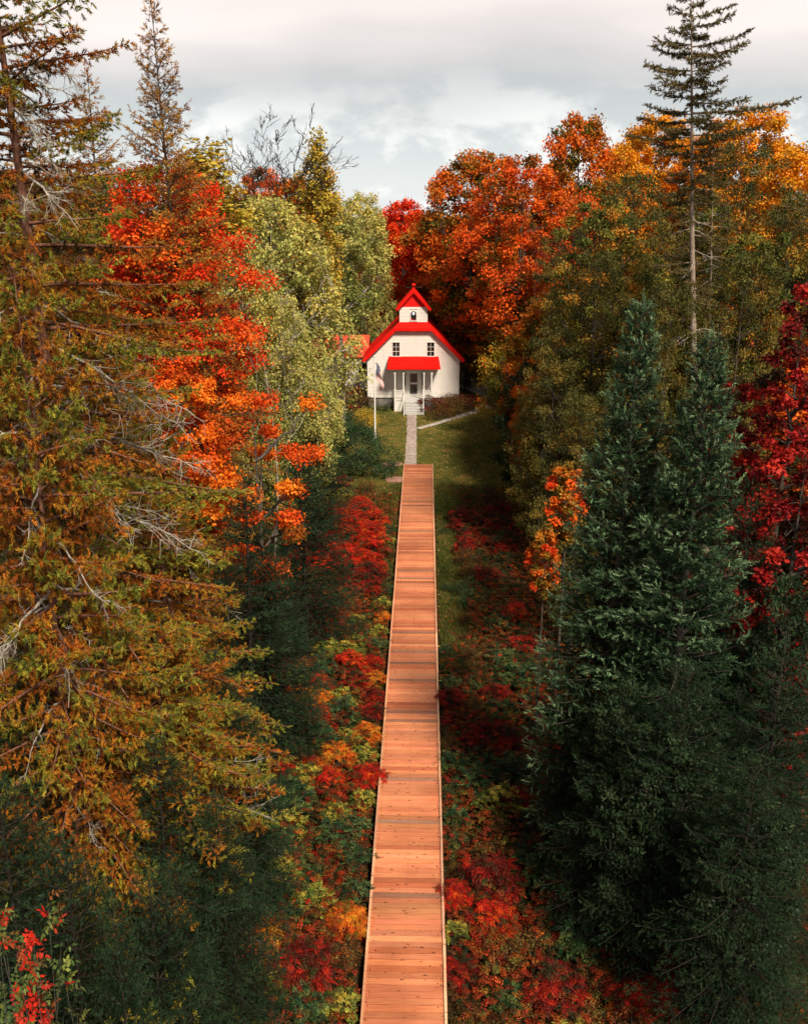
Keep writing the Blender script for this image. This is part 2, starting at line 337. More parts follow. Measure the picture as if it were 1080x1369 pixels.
def conifer(name, h, base, R, pal, seed, nbr=110, prof=.8, elev=(.9, -.05), droop=.25, up=.15, nlat=9, latlen=.42, space=.16, sl=.2, nl=.11, nw=.028, k=7, tr=.2, bark='bark_grey',
            lean=(0, 0), keep=None, irregular=.22, dead=0, deadlen=(.5, 1), tuft=1.0, hangs=0.0, tipcol=.5, asym=None, jit=.15, basefill=0.0, dead_range=(0.0, .9), leader=.5, minlen=.12, latdroop=.1, colnoise=.3, nwood=1, dtwig=1.0, rmax_t=0.12, whorl=0):
    rng = np.random.default_rng(seed); acc = Acc()
    s = np.linspace(0, 1, 12); bend = rng.uniform(-1, 1, 2) * h * .008
    tp = np.stack([lean[0] * s + bend[0] * np.sin(s * 4), lean[1] * s + bend[1] * np.sin(s * 5), s * h], 1); tp[0, 2] = -.4
    rt = tr * (1 - .95 * s ** .9); rt[0] *= 1.3
    V, F = tubes(tp[None], rt[None], 9); acc.add(V, F)
    def tr_at(z): u = z / h; return np.array([np.interp(u, s, tp[:, 0]), np.interp(u, s, tp[:, 1]), z])
    SP, SD, SL, ST = [], [], [], []; BP, BR = [], []; LPp, LPr = [], []
    for i in range(nbr):
        t = ((i + rng.uniform(0, 1)) / nbr); t = 1 - (1 - t) ** .85 if prof < 1 else t
        if whorl: t = min(.99, (np.floor(t * whorl) + .5 + rng.normal(0, .13)) / whorl)
        t = max(t, .001); z = base + (h - base) * t * .985
        th = i * 2.39996 + rng.normal(0, .25)
        pr = (1 - t) ** prof * (min(1, (t + rmax_t) / (rmax_t * 2)) if t < rmax_t else 1)
        L = R * pr * rng.uniform(1 - irregular, 1 + irregular * .7) + minlen
        if asym is not None: L *= asym(t, th)
        if keep is not None and rng.uniform() > keep(t, th): continue
        if L < .08: continue
        e = elev[1] + (elev[0] - elev[1]) * t ** 1.3 + rng.normal(0, .07)
        n = 7; q = np.linspace(0, 1, n)
        r = L * q * cos(min(e, 1.2)) ; zz = L * (tan(min(e, 1.1)) * cos(e) * q - droop * (1 - t * .7) * q ** 2 + up * q ** 3)
        thc = th + rng.normal(0, .12) * q
        pth = tr_at(z)[None] + np.stack([np.cos(thc) * r, np.sin(thc) * r, zz], 1)
        BP.append(pth); BR.append(np.linspace(1, .15, n) * min(tr * .2, .010 + .011 * L))
        tang = nrm(np.gradient(pth, axis=0))
        nL = max(2, int(round(nlat * (L / R) ** .7))) if R > 0 else 2
        sj = (np.arange(nL * 2) // 2 + rng.uniform(.1, .9, nL * 2)) / nL * .85 + .12
        side = np.where(np.arange(nL * 2) % 2 == 0, 1., -1.)
        lp = np.stack([np.interp(sj, q, pth[:, j]) for j in range(3)], 1)
        lt = nrm(np.stack([np.interp(sj, q, tang[:, j]) for j in range(3)], 1))
        hs = nrm(np.cross(lt, [0, 0, 1.])) * side[:, None]
        ld = nrm(lt * rng.uniform(.5, .9, (len(sj), 1)) + hs * rng.uniform(.6, 1.0, (len(sj), 1)) + np.array([0, 0, -latdroop - hangs]) + rng.normal(0, .12, (len(sj), 3)))
        ll = (latlen * L * (1 - sj) ** .8 + sl * .6) * rng.uniform(.7, 1.2, len(sj))
        # the branch end itself
        lp = np.vstack([lp, pth[-2]]); ld = np.vstack([ld, tang[-1]]); ll = np.append(ll, L / 6 + sl * .5); sj = np.append(sj, 1)
        if nwood > 1:
            LPp.append(np.stack([lp, lp + ld * ll[:, None] * .5, lp + ld * ll[:, None] + np.array([0, 0, -.15 * hangs]) * ll[:, None]], 1)); LPr.append(np.tile([.012, .008, .004], (len(ll), 1)))
        ns = np.maximum(1, np.ceil(ll / space).astype(int))
        idx = np.repeat(np.arange(len(ll)), ns); off = (np.arange(len(idx)) - np.repeat(np.cumsum(ns) - ns, ns) + rng.uniform(.2, .9, len(idx))) / np.repeat(ns, ns)
        sp = lp[idx] + ld[idx] * (ll[idx] * off)[:, None]; sp[:, 2] -= hangs * .25 * (ll[idx] * off)
        dd = nrm(ld[idx] + rng.normal(0, .42, (len(idx), 3)) * tuft + np.array([0, 0, -hangs * .7]))
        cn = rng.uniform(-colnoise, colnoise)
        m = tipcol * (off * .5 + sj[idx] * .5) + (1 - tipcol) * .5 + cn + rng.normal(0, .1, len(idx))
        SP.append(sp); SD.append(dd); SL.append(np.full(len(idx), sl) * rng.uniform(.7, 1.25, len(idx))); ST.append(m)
    # leader
    m_ = 10; zz = np.linspace(h - leader, h, m_); SP.append(np.array([tr_at(min(z, h)) for z in zz])); SD.append(nrm(rng.normal(0, .35, (m_, 3)) + (0, 0, 1))); SL.append(np.full(m_, sl)); ST.append(np.full(m_, .8))
    V, F = tubes(np.array(BP), np.array(BR), 4); acc.add(V, F)
    if LPp: V, F = tubes(np.concatenate(LPp), np.concatenate(LPr), 3); acc.add(V, F)
    SP = np.concatenate(SP); SD = np.concatenate(SD); SL = np.concatenate(SL); ST = np.concatenate(ST)
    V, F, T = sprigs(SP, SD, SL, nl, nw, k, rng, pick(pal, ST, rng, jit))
    parts = [('trunk', acc.mesh(name + '_wood', M[bark], smooth=True)), ('crown', mk_mesh(name + '_crown', V, [F], M['needle'], np.clip(T, .002, .9)))]
    if dead:
        for i in range(dead):
            A = Acc()
            t = rng.uniform(*dead_range); z = base * .5 + (h - base * .5) * t
            L = (R * (1 - t) ** prof + minlen) * rng.uniform(*deadlen)
            th = rng.uniform(0, 2 * pi); dead_branch(A, tr_at(z), th, rng.uniform(-.45, .15), L, rng, .012 + .010 * L, dtwig)
            parts.append(('dead_branch', A.mesh(name + '_dead', M['deadwood'], smooth=True)))
    return parts
def dead_branch(A, o, th, el, L, rng, r0=.03, dens=1.0, twist=.35):
    n = 8; q = np.linspace(0, 1, n); d = np.array([cos(th) * cos(el), sin(th) * cos(el), sin(el)])
    w = np.cumsum(rng.normal(0, .05, (n, 3)), 0) * L * .5; w[0] = 0
    p = o + d * (q * L)[:, None] + w; p[:, 2] -= twist * .45 * L * q ** 2
    V, F = tubes(p[None], (r0 * (1 - .85 * q))[None], 5); A.add(V, F)
    k = int(9 * dens * max(1, L / 2)); tt = rng.uniform(.15, 1, k); base = np.stack([np.interp(tt, q, p[:, j]) for j in range(3)], 1)
    tg = nrm(np.gradient(p, axis=0)); tb = np.stack([np.interp(tt, q, tg[:, j]) for j in range(3)], 1)
    dd = nrm(tb * .8 + rng.normal(0, .55, (k, 3)) + (0, 0, -.1)); ll = L * .38 * (1 - .6 * tt) * rng.uniform(.5, 1.2, k)
    P2 = bez(base, base + dd * ll[:, None], -.05 * ll, 5, rng, .04); V, F = tubes(P2, r0 * .34 * np.linspace(1, .3, 5)[None] * np.ones((k, 1)), 3); A.add(V, F)
    m = 6; ti = rng.integers(1, 5, k * m); b2 = P2[np.repeat(np.arange(k), m), ti]; d2 = nrm(np.repeat(dd, m, 0) * .6 + rng.normal(0, .7, (k * m, 3)) + (0, 0, -.25)); l2 = np.repeat(ll, m) * rng.uniform(.25, .6, k * m)
    P3 = bez(b2, b2 + d2 * l2[:, None], -.06 * l2, 4, rng, .05); V, F = tubes(P3, r0 * .16 * np.linspace(1, .5, 4)[None] * np.ones((k * m, 1)), 3); A.add(V, F)
def bare_tree(name, h, seed, tr=.14, spread=.5, bark='bark_pale', n1=14, n2=7, n3=5, up=.75):
    rng = np.random.default_rng(seed); A = Acc()
    s = np.linspace(0, 1, 9); tp = np.stack([.03 * h * np.sin(s * 4), .03 * h * np.cos(s * 3) - .03 * h, s * h * .8], 1); tp[0, 2] = -.4
    V, F = tubes(tp[None], (tr * (1 - .85 * s))[None], 7); A.add(V, F)
    ti = rng.uniform(.35, .98, n1); b = np.stack([np.interp(ti, s, tp[:, j]) for j in range(3)], 1)
    th = np.arange(n1) * 2.4 + rng.normal(0, .3, n1); d = nrm(np.stack([np.cos(th) * spread, np.sin(th) * spread, np.full(n1, up)], 1))
    ll = h * .42 * (1.25 - ti) * rng.uniform(.7, 1.1, n1) + h * .08
    P, D, Lc, r = bez(b, b + d * ll[:, None], -.08 * ll, 6, rng, .03), d, ll, tr * .4 * (1.1 - ti)
    V, F = tubes(P, r[:, None] * np.linspace(1, .3, 6)[None], 5); A.add(V, F)
    for n, f, w in ((n2, .42, .45), (n3, .5, .45), (4, .5, .4)):
        k = len(P); ii = np.repeat(np.arange(k), n); tj = rng.uniform(.25, 1, k * n) * 5; j = np.minimum(tj.astype(int), 4); fr = (tj - j)[:, None]
        b = P[ii, j] * (1 - fr) + P[ii, j + 1] * fr; d = nrm(D[ii] + rng.normal(0, w, (k * n, 3)) + (0, 0, .15)); l2 = Lc[ii] * f * rng.uniform(.5, 1.1, k * n)
        P = bez(b, b + d * l2[:, None], -.04 * l2, 6, rng, .03); D = d; Lc = l2; r = np.maximum(r[ii] * .45, .013)
        V, F = tubes(P, r[:, None] * np.linspace(1, .5, 6)[None], 3); A.add(V, F)
    return [('trunk', A.mesh(name + '_wood', M[bark], smooth=True))]

def put(parts, name, loc, label, cat, group=None, rz=0.0, sc=1.0):
    r = empty(name, loc, rz)
    if np.isscalar(sc): sc = (sc, sc, sc)
    r.scale = tuple(float(v) for v in sc)
    tag(r, label, cat, group)
    for pn, me in parts: link(pn, me, r)
    return r
def base_of(px, py, D):
    p = at(px, py, D); g = float(gz(p[0], p[1])); return np.array([p[0], p[1], g]), p[2] - g
def m2(px_w, D, z=8): return px_w * zc(D, z) / FPX

# ------------------------------------------------------------------ ground, lawn, paths
def ramp(nt, stops, fac):
    r = nt.nodes.new('ShaderNodeValToRGB'); el = r.color_ramp.elements
    el[0].position, el[0].color = stops[0][0], (*stops[0][1], 1); el[1].position, el[1].color = stops[-1][0], (*stops[-1][1], 1)
    for p, c in stops[1:-1]: e = el.new(p); e.color = (*c, 1)
    nt.links.new(fac, r.inputs[0]); return r.outputs[0]
def build_ground():
    def axis(lim_in, step, lim_out):
        a = list(np.arange(0, lim_in + .01, step)); d = step
        while a[-1] < lim_out: d *= 1.35; a.append(a[-1] + d)
        return np.array(a)
    xa = axis(26, .5, 4000); xs = np.concatenate([-xa[::-1][:-1], xa])
    ya = axis(120, .6, 4000); yb = axis(20, 1.2, 2500); ys = np.concatenate([-yb[::-1][:-1], ya])
    X, Y = np.meshgrid(xs, ys); Z = gz(X, Y)
    nx, ny = len(xs), len(ys); V = np.stack([X, Y, Z], -1).reshape(-1, 3)
    i = np.arange(nx * ny).reshape(ny, nx); F = np.stack([i[:-1, :-1], i[:-1, 1:], i[1:, 1:], i[1:, :-1]], -1).reshape(-1, 4)
    g = np.clip((Y - 57) / 5, 0, 1) * np.clip((98 - Y) / 6, 0, 1) * np.clip((X + 4.8 + .8 * np.sin(Y * .4)) / 1.5, 0, 1) * np.clip((13.5 + np.sin(Y * .3) - X) / 2, 0, 1)
    strip = np.clip(1 - np.abs(X - walkx(Y) - 1.9) / .9, 0, 1) * np.clip((Y - 34) / 8, 0, 1) * (Y < 70) * .9
    g = np.clip(g + strip, 0, 1); T = np.stack([g, g, g], -1).reshape(-1, 3)
    m, nt, N, L, b = nodes_of('ground'); b.inputs['Roughness'].default_value = 1; b.inputs['Specular IOR Level'].default_value = .05
    tc = N.new('ShaderNodeTexCoord'); n = N.new('ShaderNodeTexNoise'); n.inputs['Scale'].default_value = 1.1; n.inputs['Detail'].default_value = 9; n.inputs['Roughness'].default_value = .7; L.new(tc.outputs['Object'], n.inputs[0])
    n2 = N.new('ShaderNodeTexNoise'); n2.inputs['Scale'].default_value = 14; n2.inputs['Detail'].default_value = 6; n2.inputs['Roughness'].default_value = .7; L.new(tc.outputs['Object'], n2.inputs[0])
    soil = ramp(nt, [(.3, (.012, .012, .006)), (.46, (.03, .025, .01)), (.56, (.06, .028, .01)), (.7, (.09, .035, .012))], n2.outputs['Fac'])
    grass = ramp(nt, [(.3, (.06, .075, .018)), (.48, (.13, .13, .03)), (.58, (.22, .17, .045)), (.7, (.26, .12, .04))], n.outputs['Fac'])
    g2 = ramp(nt, [(.35, (.55, .55, .5)), (.65, (1, 1, 1))], n2.outputs['Fac'])
    mm = N.new('ShaderNodeMixRGB'); mm.blend_type = 'MULTIPLY'; mm.inputs[0].default_value = 1; L.new(grass, mm.inputs[1]); L.new(g2, mm.inputs[2])
    at_ = N.new('ShaderNodeAttribute'); at_.attribute_name = 'tint'
    mx = N.new('ShaderNodeMixRGB'); L.new(at_.outputs['Fac'], mx.inputs[0]); L.new(soil, mx.inputs[1]); L.new(mm.outputs[0], mx.inputs[2]); L.new(mx.outputs[0], b.inputs['Base Color'])
    bp = N.new('ShaderNodeBump'); bp.inputs['Strength'].default_value = .7; bp.inputs['Distance'].default_value = .08; L.new(n2.outputs['Fac'], bp.inputs['Height']); L.new(bp.outputs[0], b.inputs['Normal'])
    tag(link('ground', mk_mesh('ground', V, [F], m, T, True)), kind='structure')
build_ground()
def ribbon(name, pts, widths, mat, lift=.03, edge=.04):
    pts = np.array(pts, float)[:, :2]; s = np.linspace(0, 1, len(pts)); q = np.linspace(0, 1, 60)
    # smooth the polyline
    X = np.interp(q, s, pts[:, 0]); Y = np.interp(q, s, pts[:, 1]); k = np.ones(7) / 7
    Xs = np.convolve(np.pad(X, 3, 'edge'), k, 'valid'); Ys = np.convolve(np.pad(Y, 3, 'edge'), k, 'valid'); Xs[0], Xs[-1], Ys[0], Ys[-1] = X[0], X[-1], Y[0], Y[-1]
    w = np.interp(q, s, widths) * (1 + .05 * np.sin(q * 70)); T = nrm(np.stack([np.gradient(Xs), np.gradient(Ys)], 1)); Nn = np.stack([-T[:, 1], T[:, 0]], 1)
    rows = []
    for o, dz in ((-.5, -edge - .1), (-.5, lift), (-.17, lift + .01), (.17, lift + .01), (.5, lift), (.5, -edge - .1)):
        x = Xs + Nn[:, 0] * w * o; y = Ys + Nn[:, 1] * w * o; rows.append(np.stack([x, y, gz(x, y) + dz], 1))
    V = np.stack(rows, 1).reshape(-1, 3); i = np.arange(60 * 6).reshape(60, 6)
    F = np.stack([i[:-1, :-1], i[:-1, 1:], i[1:, 1:], i[1:, :-1]], -1).reshape(-1, 4)
    return tag(link(name, mk_mesh(name, V, [F], mat, smooth=False)), kind='structure')
M['concrete'] = mat_plain('concrete', (.36, .295, .26), .85, .28, 3.5, .5, .2, 25)
M['gravel'] = mat_plain('gravel', (.40, .36, .33), .95, .35, 5, .8, .15, 18)
pe = ground_hit(548.5, 623); ps = ground_hit(550.5, 553)
ribbon('path', [pe + (-.03, -1.2, 0), pe, (pe + ps) / 2 + (.04, 0, 0), ps + (0, .5, 0)], [.92, .88, .80, .78], M['concrete'])
sp_ = [ground_hit(*q) for q in ((558, 573), (585, 566), (612, 557), (638, 549), (652, 540), (655, 530), (648, 520), (642, 515))]
ribbon('footpath', sp_, [.5, .5, .6, .75, 1.3, 1.5, 1.3, 1.2], M['gravel'], .02)

# ------------------------------------------------------------------ boardwalk
WEND = pe[1] + .25
def build_walk():
    rng = np.random.default_rng(5); root = empty('boardwalk', (0, 0, 0))
    tag(root, 'long straight boardwalk of reddish brown planks running to the white house', 'boardwalk')
    wood, nt, N, L, b = nodes_of('deck_wood'); b.inputs['Roughness'].default_value = .46; b.inputs['Specular IOR Level'].default_value = .5
    at_ = N.new('ShaderNodeAttribute'); at_.attribute_name = 'tint'; tc = N.new('ShaderNodeTexCoord')
    mp = N.new('ShaderNodeMapping'); mp.inputs['Scale'].default_value = (1.6, 30, 30); L.new(tc.outputs['Object'], mp.inputs[0])
    n = N.new('ShaderNodeTexNoise'); n.inputs['Scale'].default_value = 1.0; n.inputs['Detail'].default_value = 6; L.new(mp.outputs[0], n.inputs[0])
    g = ramp(nt, [(.3, (.74, .66, .60)), (.5, (.98, .98, .98)), (.7, (1.08, 1.06, 1.04))], n.outputs['Fac'])
    mx = N.new('ShaderNodeMixRGB'); mx.blend_type = 'MULTIPLY'; mx.inputs[0].default_value = 1; L.new(at_.outputs['Color'], mx.inputs[1]); L.new(g, mx.inputs[2])
    # knots and stains
    mp2 = N.new('ShaderNodeMapping'); mp2.inputs['Scale'].default_value = (2.2, 5.5, 1); L.new(tc.outputs['Object'], mp2.inputs[0])
    vo = N.new('ShaderNodeTexVoronoi'); vo.inputs['Scale'].default_value = 1.0; L.new(mp2.outputs[0], vo.inputs[0])
    kn = ramp(nt, [(.07, (.16, .10, .08)), (.17, (1, 1, 1))], vo.outputs['Distance'])
    mx2 = N.new('ShaderNodeMixRGB'); mx2.blend_type = 'MULTIPLY'; mx2.inputs[0].default_value = .85; L.new(mx.outputs[0], mx2.inputs[1]); L.new(kn, mx2.inputs[2])
    n3 = N.new('ShaderNodeTexNoise'); n3.inputs['Scale'].default_value = .45; n3.inputs['Detail'].default_value = 4; L.new(tc.outputs['Object'], n3.inputs[0])
    st = ramp(nt, [(.35, (.78, .70, .66)), (.6, (1.05, 1.05, 1.05))], n3.outputs['Fac'])
    mx3 = N.new('ShaderNodeMixRGB'); mx3.blend_type = 'MULTIPLY'; mx3.inputs[0].default_value = 1; L.new(mx2.outputs[0], mx3.inputs[1]); L.new(st, mx3.inputs[2])
    L.new(mx3.outputs[0], b.inputs['Base Color'])
    bp = N.new('ShaderNodeBump'); bp.inputs['Strength'].default_value = .2; bp.inputs['Distance'].default_value = .003; L.new(n.outputs['Fac'], bp.inputs['Height']); L.new(bp.outputs[0], b.inputs['Normal'])
    # roughness varies: weathered and damp boards
    rr = N.new('ShaderNodeMapRange'); rr.inputs['To Min'].default_value = .34; rr.inputs['To Max'].default_value = .58; L.new(n3.outputs['Fac'], rr.inputs['Value']); L.new(rr.outputs[0], b.inputs['Roughness'])
    yaw = math.atan(0.0219); R = np.array([[cos(yaw), sin(yaw), 0], [-sin(yaw), cos(yaw), 0], [0, 0, 1]])
    slope = math.atan(WSL); Rs = np.array([[1, 0, 0], [0, cos(slope), -sin(slope)], [0, sin(slope), cos(slope)]]); RR = R @ Rs
    A = Acc(); y = 6.0; pitch = .207; W = 1.07; end = WEND
    while y < end:
        drop = -.0 * max(0, y - (WEND - 2.6)); nar = .0 * max(0, y - (WEND - 2.9))
        base = np.array([.62, .225, .105]) * np.exp(rng.normal(0, .16)) * np.exp(rng.normal(0, .035, 3))
        if rng.uniform() < .12: base = base * np.array([.78, .66, .60])
        if rng.uniform() < .06: base = np.array([.34, .16, .10]) * rng.uniform(.8, 1.1)
        if rng.uniform() < .10: base = base * np.array([1.15, 1.25, 1.3])
        w = W - nar + rng.normal(0, .006)
        c = np.array([walkx(y), y, walkz(y) + drop + rng.normal(0, .0022)]); tl = np.eye(3)
        a = rng.normal(0, .0025); tl = np.array([[cos(a), -sin(a), 0], [sin(a), cos(a), 0], [0, 0, 1]])
        A.box(-w + rng.normal(0, .006), w, -.0955 + rng.choice([0, .002, .005], p=[.5, .3, .2]), .0955, -.04, 0, base, rot=RR @ tl, org=c); y += pitch
    link('decking', A.mesh('decking', wood, True), root)
    A = Acc()   # dark nail heads, two at each end of a plank
    y = 6.0
    while y < end:
        drop = -.0 * max(0, y - (WEND - 2.6))
        for x in (-.93, 0.0, .93):
            for d in (-.06, .06):
                c = np.array([walkx(y) + x, y + d, walkz(y + d) + drop + .0005]); a = np.linspace(0, 2 * pi, 6, endpoint=False)
                V = np.vstack([c + np.stack([.009 * np.cos(a), .009 * np.sin(a), np.full(6, .0025)], 1), c + np.stack([.009 * np.cos(a), .009 * np.sin(a), np.full(6, -.002)], 1)])
                A.F.setdefault((6, 0), []).append(np.array([[0, 1, 2, 3, 4, 5]]) + A.n); A.add(V, np.array([[i, i + 6, (i + 1) % 6 + 6, (i + 1) % 6] for i in range(6)]))
        y += pitch
    tag(link('nails', A.mesh('nails', mat_plain('rusty_steel', (.06, .035, .025), .7, .3)), root), kind='stuff')
    for sgn in (-1, 1):
        A = Acc(); y = 6.0
        while y < WEND - .2:
            ln = min(3.66, WEND - .1 - y); ym = y + ln / 2; c = np.array([walkx(ym) + sgn * (W - .035 + rng.normal(0, .005)), ym, walkz(ym) - .0 * max(0, ym - (WEND - 2.6)) * 1.0])
            pass
            a = rng.normal(0, .0012); tl = np.array([[cos(a), -sin(a), 0], [sin(a), cos(a), 0], [0, 0, 1]])
            base = np.array([.74, .40, .24]) * np.exp(rng.normal(0, .12)) * np.exp(rng.normal(0, .04, 3))
            A.box(-.035, .035, -ln / 2 + .006, ln / 2 - .006, .012, .062, base, rot=RR @ tl, org=c)
            for k in (-1, 0, 1): A.box(-.035, .035, k * ln * .42 - .09, k * ln * .42 + .09, -.001, .0125, base * .8, rot=RR @ tl, org=c)
            y += ln
        link('edge_board', A.mesh('edge_board', wood, True), root)
        A = Acc(); ym = (6 + end) / 2; c = np.array([walkx(ym) + sgn * (W - .12), ym, walkz(ym)])
        A.box(-.045, .045, -(end - 6) / 2 + .1, (end - 6) / 2 - 2.6, -.27, -.045, (.20, .10, .055), rot=RR, org=c)
        link('joist', A.mesh('joist', wood, True), root)
        y = 7.0
        while y < WEND - 3:
            A = Acc(); A.box(-.06, .06, -.06, .06, -.75, -.275, (.16, .09, .05), org=(walkx(y) + sgn * (W - .12), y, walkz(y))); y += 2.44; link('support_post', A.mesh('support_post', wood, True), root)
    # fallen leaves along the boards
    n = 650; yy = 8 + (WEND - 8.2) * rng.uniform(0, 1, n) ** .8; sd_ = rng.choice([-1, 1], n); xx = sd_ * np.where(rng.uniform(size=n) < .6, .99 - np.abs(rng.normal(0, .08, n)), rng.uniform(0, .95, n))
    P = np.stack([walkx(yy) + xx, yy, walkz(yy) + .006 - .0 * np.maximum(0, yy - (WEND - 2.6))], 1)
    V, F, T = rhombs(P, rng.normal(0, .35, (n, 3)) + (0, 0, 1), rng.uniform(.03, .085, n), rng.uniform(.025, .07, n), rng, pick([(.10, .02, .015), (.30, .05, .02), (.5, .16, .03), (.25, .12, .05)], rng.uniform(size=n), rng))
    V[:, 2] = np.maximum(V[:, 2], walkz(V[:, 1]) + .004 - .0 * np.maximum(0, V[:, 1] - (WEND - 2.6)))
    tag(link('fallen_leaves', mk_mesh('fallen_leaves', V, [F], M['leaf'], T)), 'scattered dead leaves lying along the edges of the boardwalk planks', 'leaves', kind='stuff')
build_walk()

# ------------------------------------------------------------------ house
M['white'] = mat_plain('white_paint', (.76, .715, .66), .55, .05, 2.5, .1, .3, 60)
M['trim'] = mat_plain('trim_paint', (.73, .70, .65), .5, .04, 3)
M['red'] = mat_plain('red_paint', (.74, .010, .006), .55, .10, 4, spec=.12)
M['glass'] = mat_plain('window_glass', (.018, .02, .02), .08, .2, 2, spec=.7)
M['curtain'] = mat_plain('curtain', (.55, .52, .47), .9, .12, 9)
M['stone'] = mat_plain('stone', (.20, .18, .165), .9, .4, 3, .7, .2, 8)
M['iron'] = mat_plain('iron', (.03, .028, .028), .6, .2)
M['step'] = mat_plain('step_paint', (.54, .53, .51), .6, .08, 4)
def shingles(name, c):
    m, nt, N, L, b = nodes_of(name); at_ = N.new('ShaderNodeAttribute'); at_.attribute_name = 'tint'; L.new(at_.outputs['Color'], b.inputs['Base Color']); b.inputs['Roughness'].default_value = .62; b.inputs['Specular IOR Level'].default_value = .08
    return m
M['shingle'] = shingles('red_shingle', None)
def roof_slab(A, p00, p10, p01, p11, rows, cols, col, rng, th=.10, butt=.035):
    """quad roof plane from eave edge p00-p10 up to ridge edge p01-p11, laid in stepped shingle courses on a solid slab"""
    p00, p10, p01, p11 = [np.array(p, float) for p in (p00, p10, p01, p11)]
    nn = nrm(np.cross(p10 - p00, p01 - p00)); nn = nn if nn[2] > 0 else -nn
    def pt(u, v): return (p00 * (1 - u) + p10 * u) * (1 - v) + (p01 * (1 - u) + p11 * u) * v
    V = np.array([pt(0, 0), pt(1, 0), pt(1, 1), pt(0, 1)]); W = V - nn * th
    A.add(np.vstack([V, W]), [[0, 1, 2, 3], [7, 6, 5, 4], [0, 4, 5, 1], [1, 5, 6, 2], [2, 6, 7, 3], [3, 7, 4, 0]], np.array(col) * .8)
    for r in range(rows):
        v0, v1 = r / rows, min(1, (r + 1.12) / rows); off = (r % 2) * .5 / cols
        us = np.clip(np.concatenate([[0], np.arange(1, cols + 1) / cols - off + rng.normal(0, .04 / cols, cols), [1]]), 0, 1); us = np.unique(us)
        for u0, u1 in zip(us[:-1], us[1:]):
            g = .0 if u0 == 0 else .012 / cols * 3
            h = butt * rng.uniform(.75, 1.25); c = np.array(col) * np.exp(rng.normal(0, .08))
            a, b_, c_, d = pt(u0 + g, v0) + nn * h, pt(u1, v0) + nn * h, pt(u1, v1) + nn * .003, pt(u0 + g, v1) + nn * .003
            e, f = pt(u0 + g, v0) + nn * .001, pt(u1, v0) + nn * .001
            A.add(np.array([a, b_, c_, d, e, f]), [[0, 1, 2, 3], [4, 5, 1, 0]], c)
def clap(A, x0f, x1f, z0, z1, y, holes, step=.125, facing=-1, axis='y', tint=None):
    """clapboards on a vertical wall; x0f, x1f give the wall's ends at height z; holes (x0,x1,z0,z1) are left open"""
    z = z0
    while z < z1 - 1e-4:
        zt = min(z + step, z1); a0, a1, b0, b1 = x0f(z), x1f(z), x0f(zt), x1f(zt)
        segs = [(a0, a1, b0, b1)]
        for hx0, hx1, hz0, hz1 in holes:
            if z + 1e-3 < hz1 and zt - 1e-3 > hz0:
                ns = []
                for s0, s1, t0, t1 in segs:
                    if hx0 >= s1 or hx1 <= s0: ns.append((s0, s1, t0, t1)); continue
                    if hx0 > s0: ns.append((s0, hx0, t0, hx0))
                    if hx1 < s1: ns.append((hx1, s1, hx1, t1))
                segs = ns
        for s0, s1, t0, t1 in segs:
            o, i = .03, .003
            pts = [(s0, y + facing * o, z), (s1, y + facing * o, z), (t1, y + facing * i, zt), (t0, y + facing * i, zt), (s0, y, z), (s1, y, z)]
            if axis == 'x': pts = [(q[1], q[0], q[2]) for q in pts]
            A.add(np.array(pts), [[0, 1, 2, 3], [4, 5, 1, 0]])
        z = zt
HW, ZS, ZE, ZC, HC = 4.02, 1.02, 4.52, 6.92, 1.62       # half width, siding bottom, eave, clip height, clip half width
hp = at(552.4, 543, 82.0); HX = hp[0]; HY = 82.0; HZ = float(gz(HX, HY - 1.0)) 
def window(root, cx, cz, w, h, y, cols, rows, facing=-1, axis='y', curtain=True, name='window'):
    def pl(A, x0, x1, y0, y1, z0, z1):
        if axis == 'y': A.box(cx + x0, cx + x1, min(y + facing * y0, y + facing * y1), max(y + facing * y0, y + facing * y1), cz + z0, cz + z1)
        else: A.box(min(y + facing * y0, y + facing * y1), max(y + facing * y0, y + facing * y1), cx + x0, cx + x1, cz + z0, cz + z1)
    F = Acc(); t = .05
    pl(F, -w / 2 - t, -w / 2, -.06, .05, -h / 2, h / 2); pl(F, w / 2, w / 2 + t, -.06, .05, -h / 2, h / 2); pl(F, -w / 2 - t - .03, w / 2 + t + .03, -.06, .06, h / 2, h / 2 + t + .02); pl(F, -w / 2 - t - .05, w / 2 + t + .05, -.06, .09, -h / 2 - t, -h / 2)
    f = link(name, F.mesh(name, M['trim']), root)
    G = Acc(); pl(G, -w / 2, w / 2, -.05, -.04, -h / 2, h / 2); link('pane', G.mesh('pane', M['glass']), f)
    if curtain:
        C_ = Acc()
        for sx in (-1, 1):
            xs = sorted((sx * w * .5, sx * w * .26)); pl(C_, xs[0], xs[1], -.038, -.036, -h * .1, h / 2)
        link('curtain', C_.mesh('curtain', M['curtain']), f)
    B = Acc(); b = .014
    for i in range(1, cols): x = -w / 2 + w * i / cols; pl(B, x - b, x + b, -.034, -.012, -h / 2, h / 2)
    for i in range(1, rows): z = -h / 2 + h * i / rows; bb = b * (1.5 if i == rows // 2 else 1); pl(B, -w / 2, w / 2, -.030, -.008, z - bb, z + bb)
    link('muntins', B.mesh('muntins', M['trim']), f)
    return f
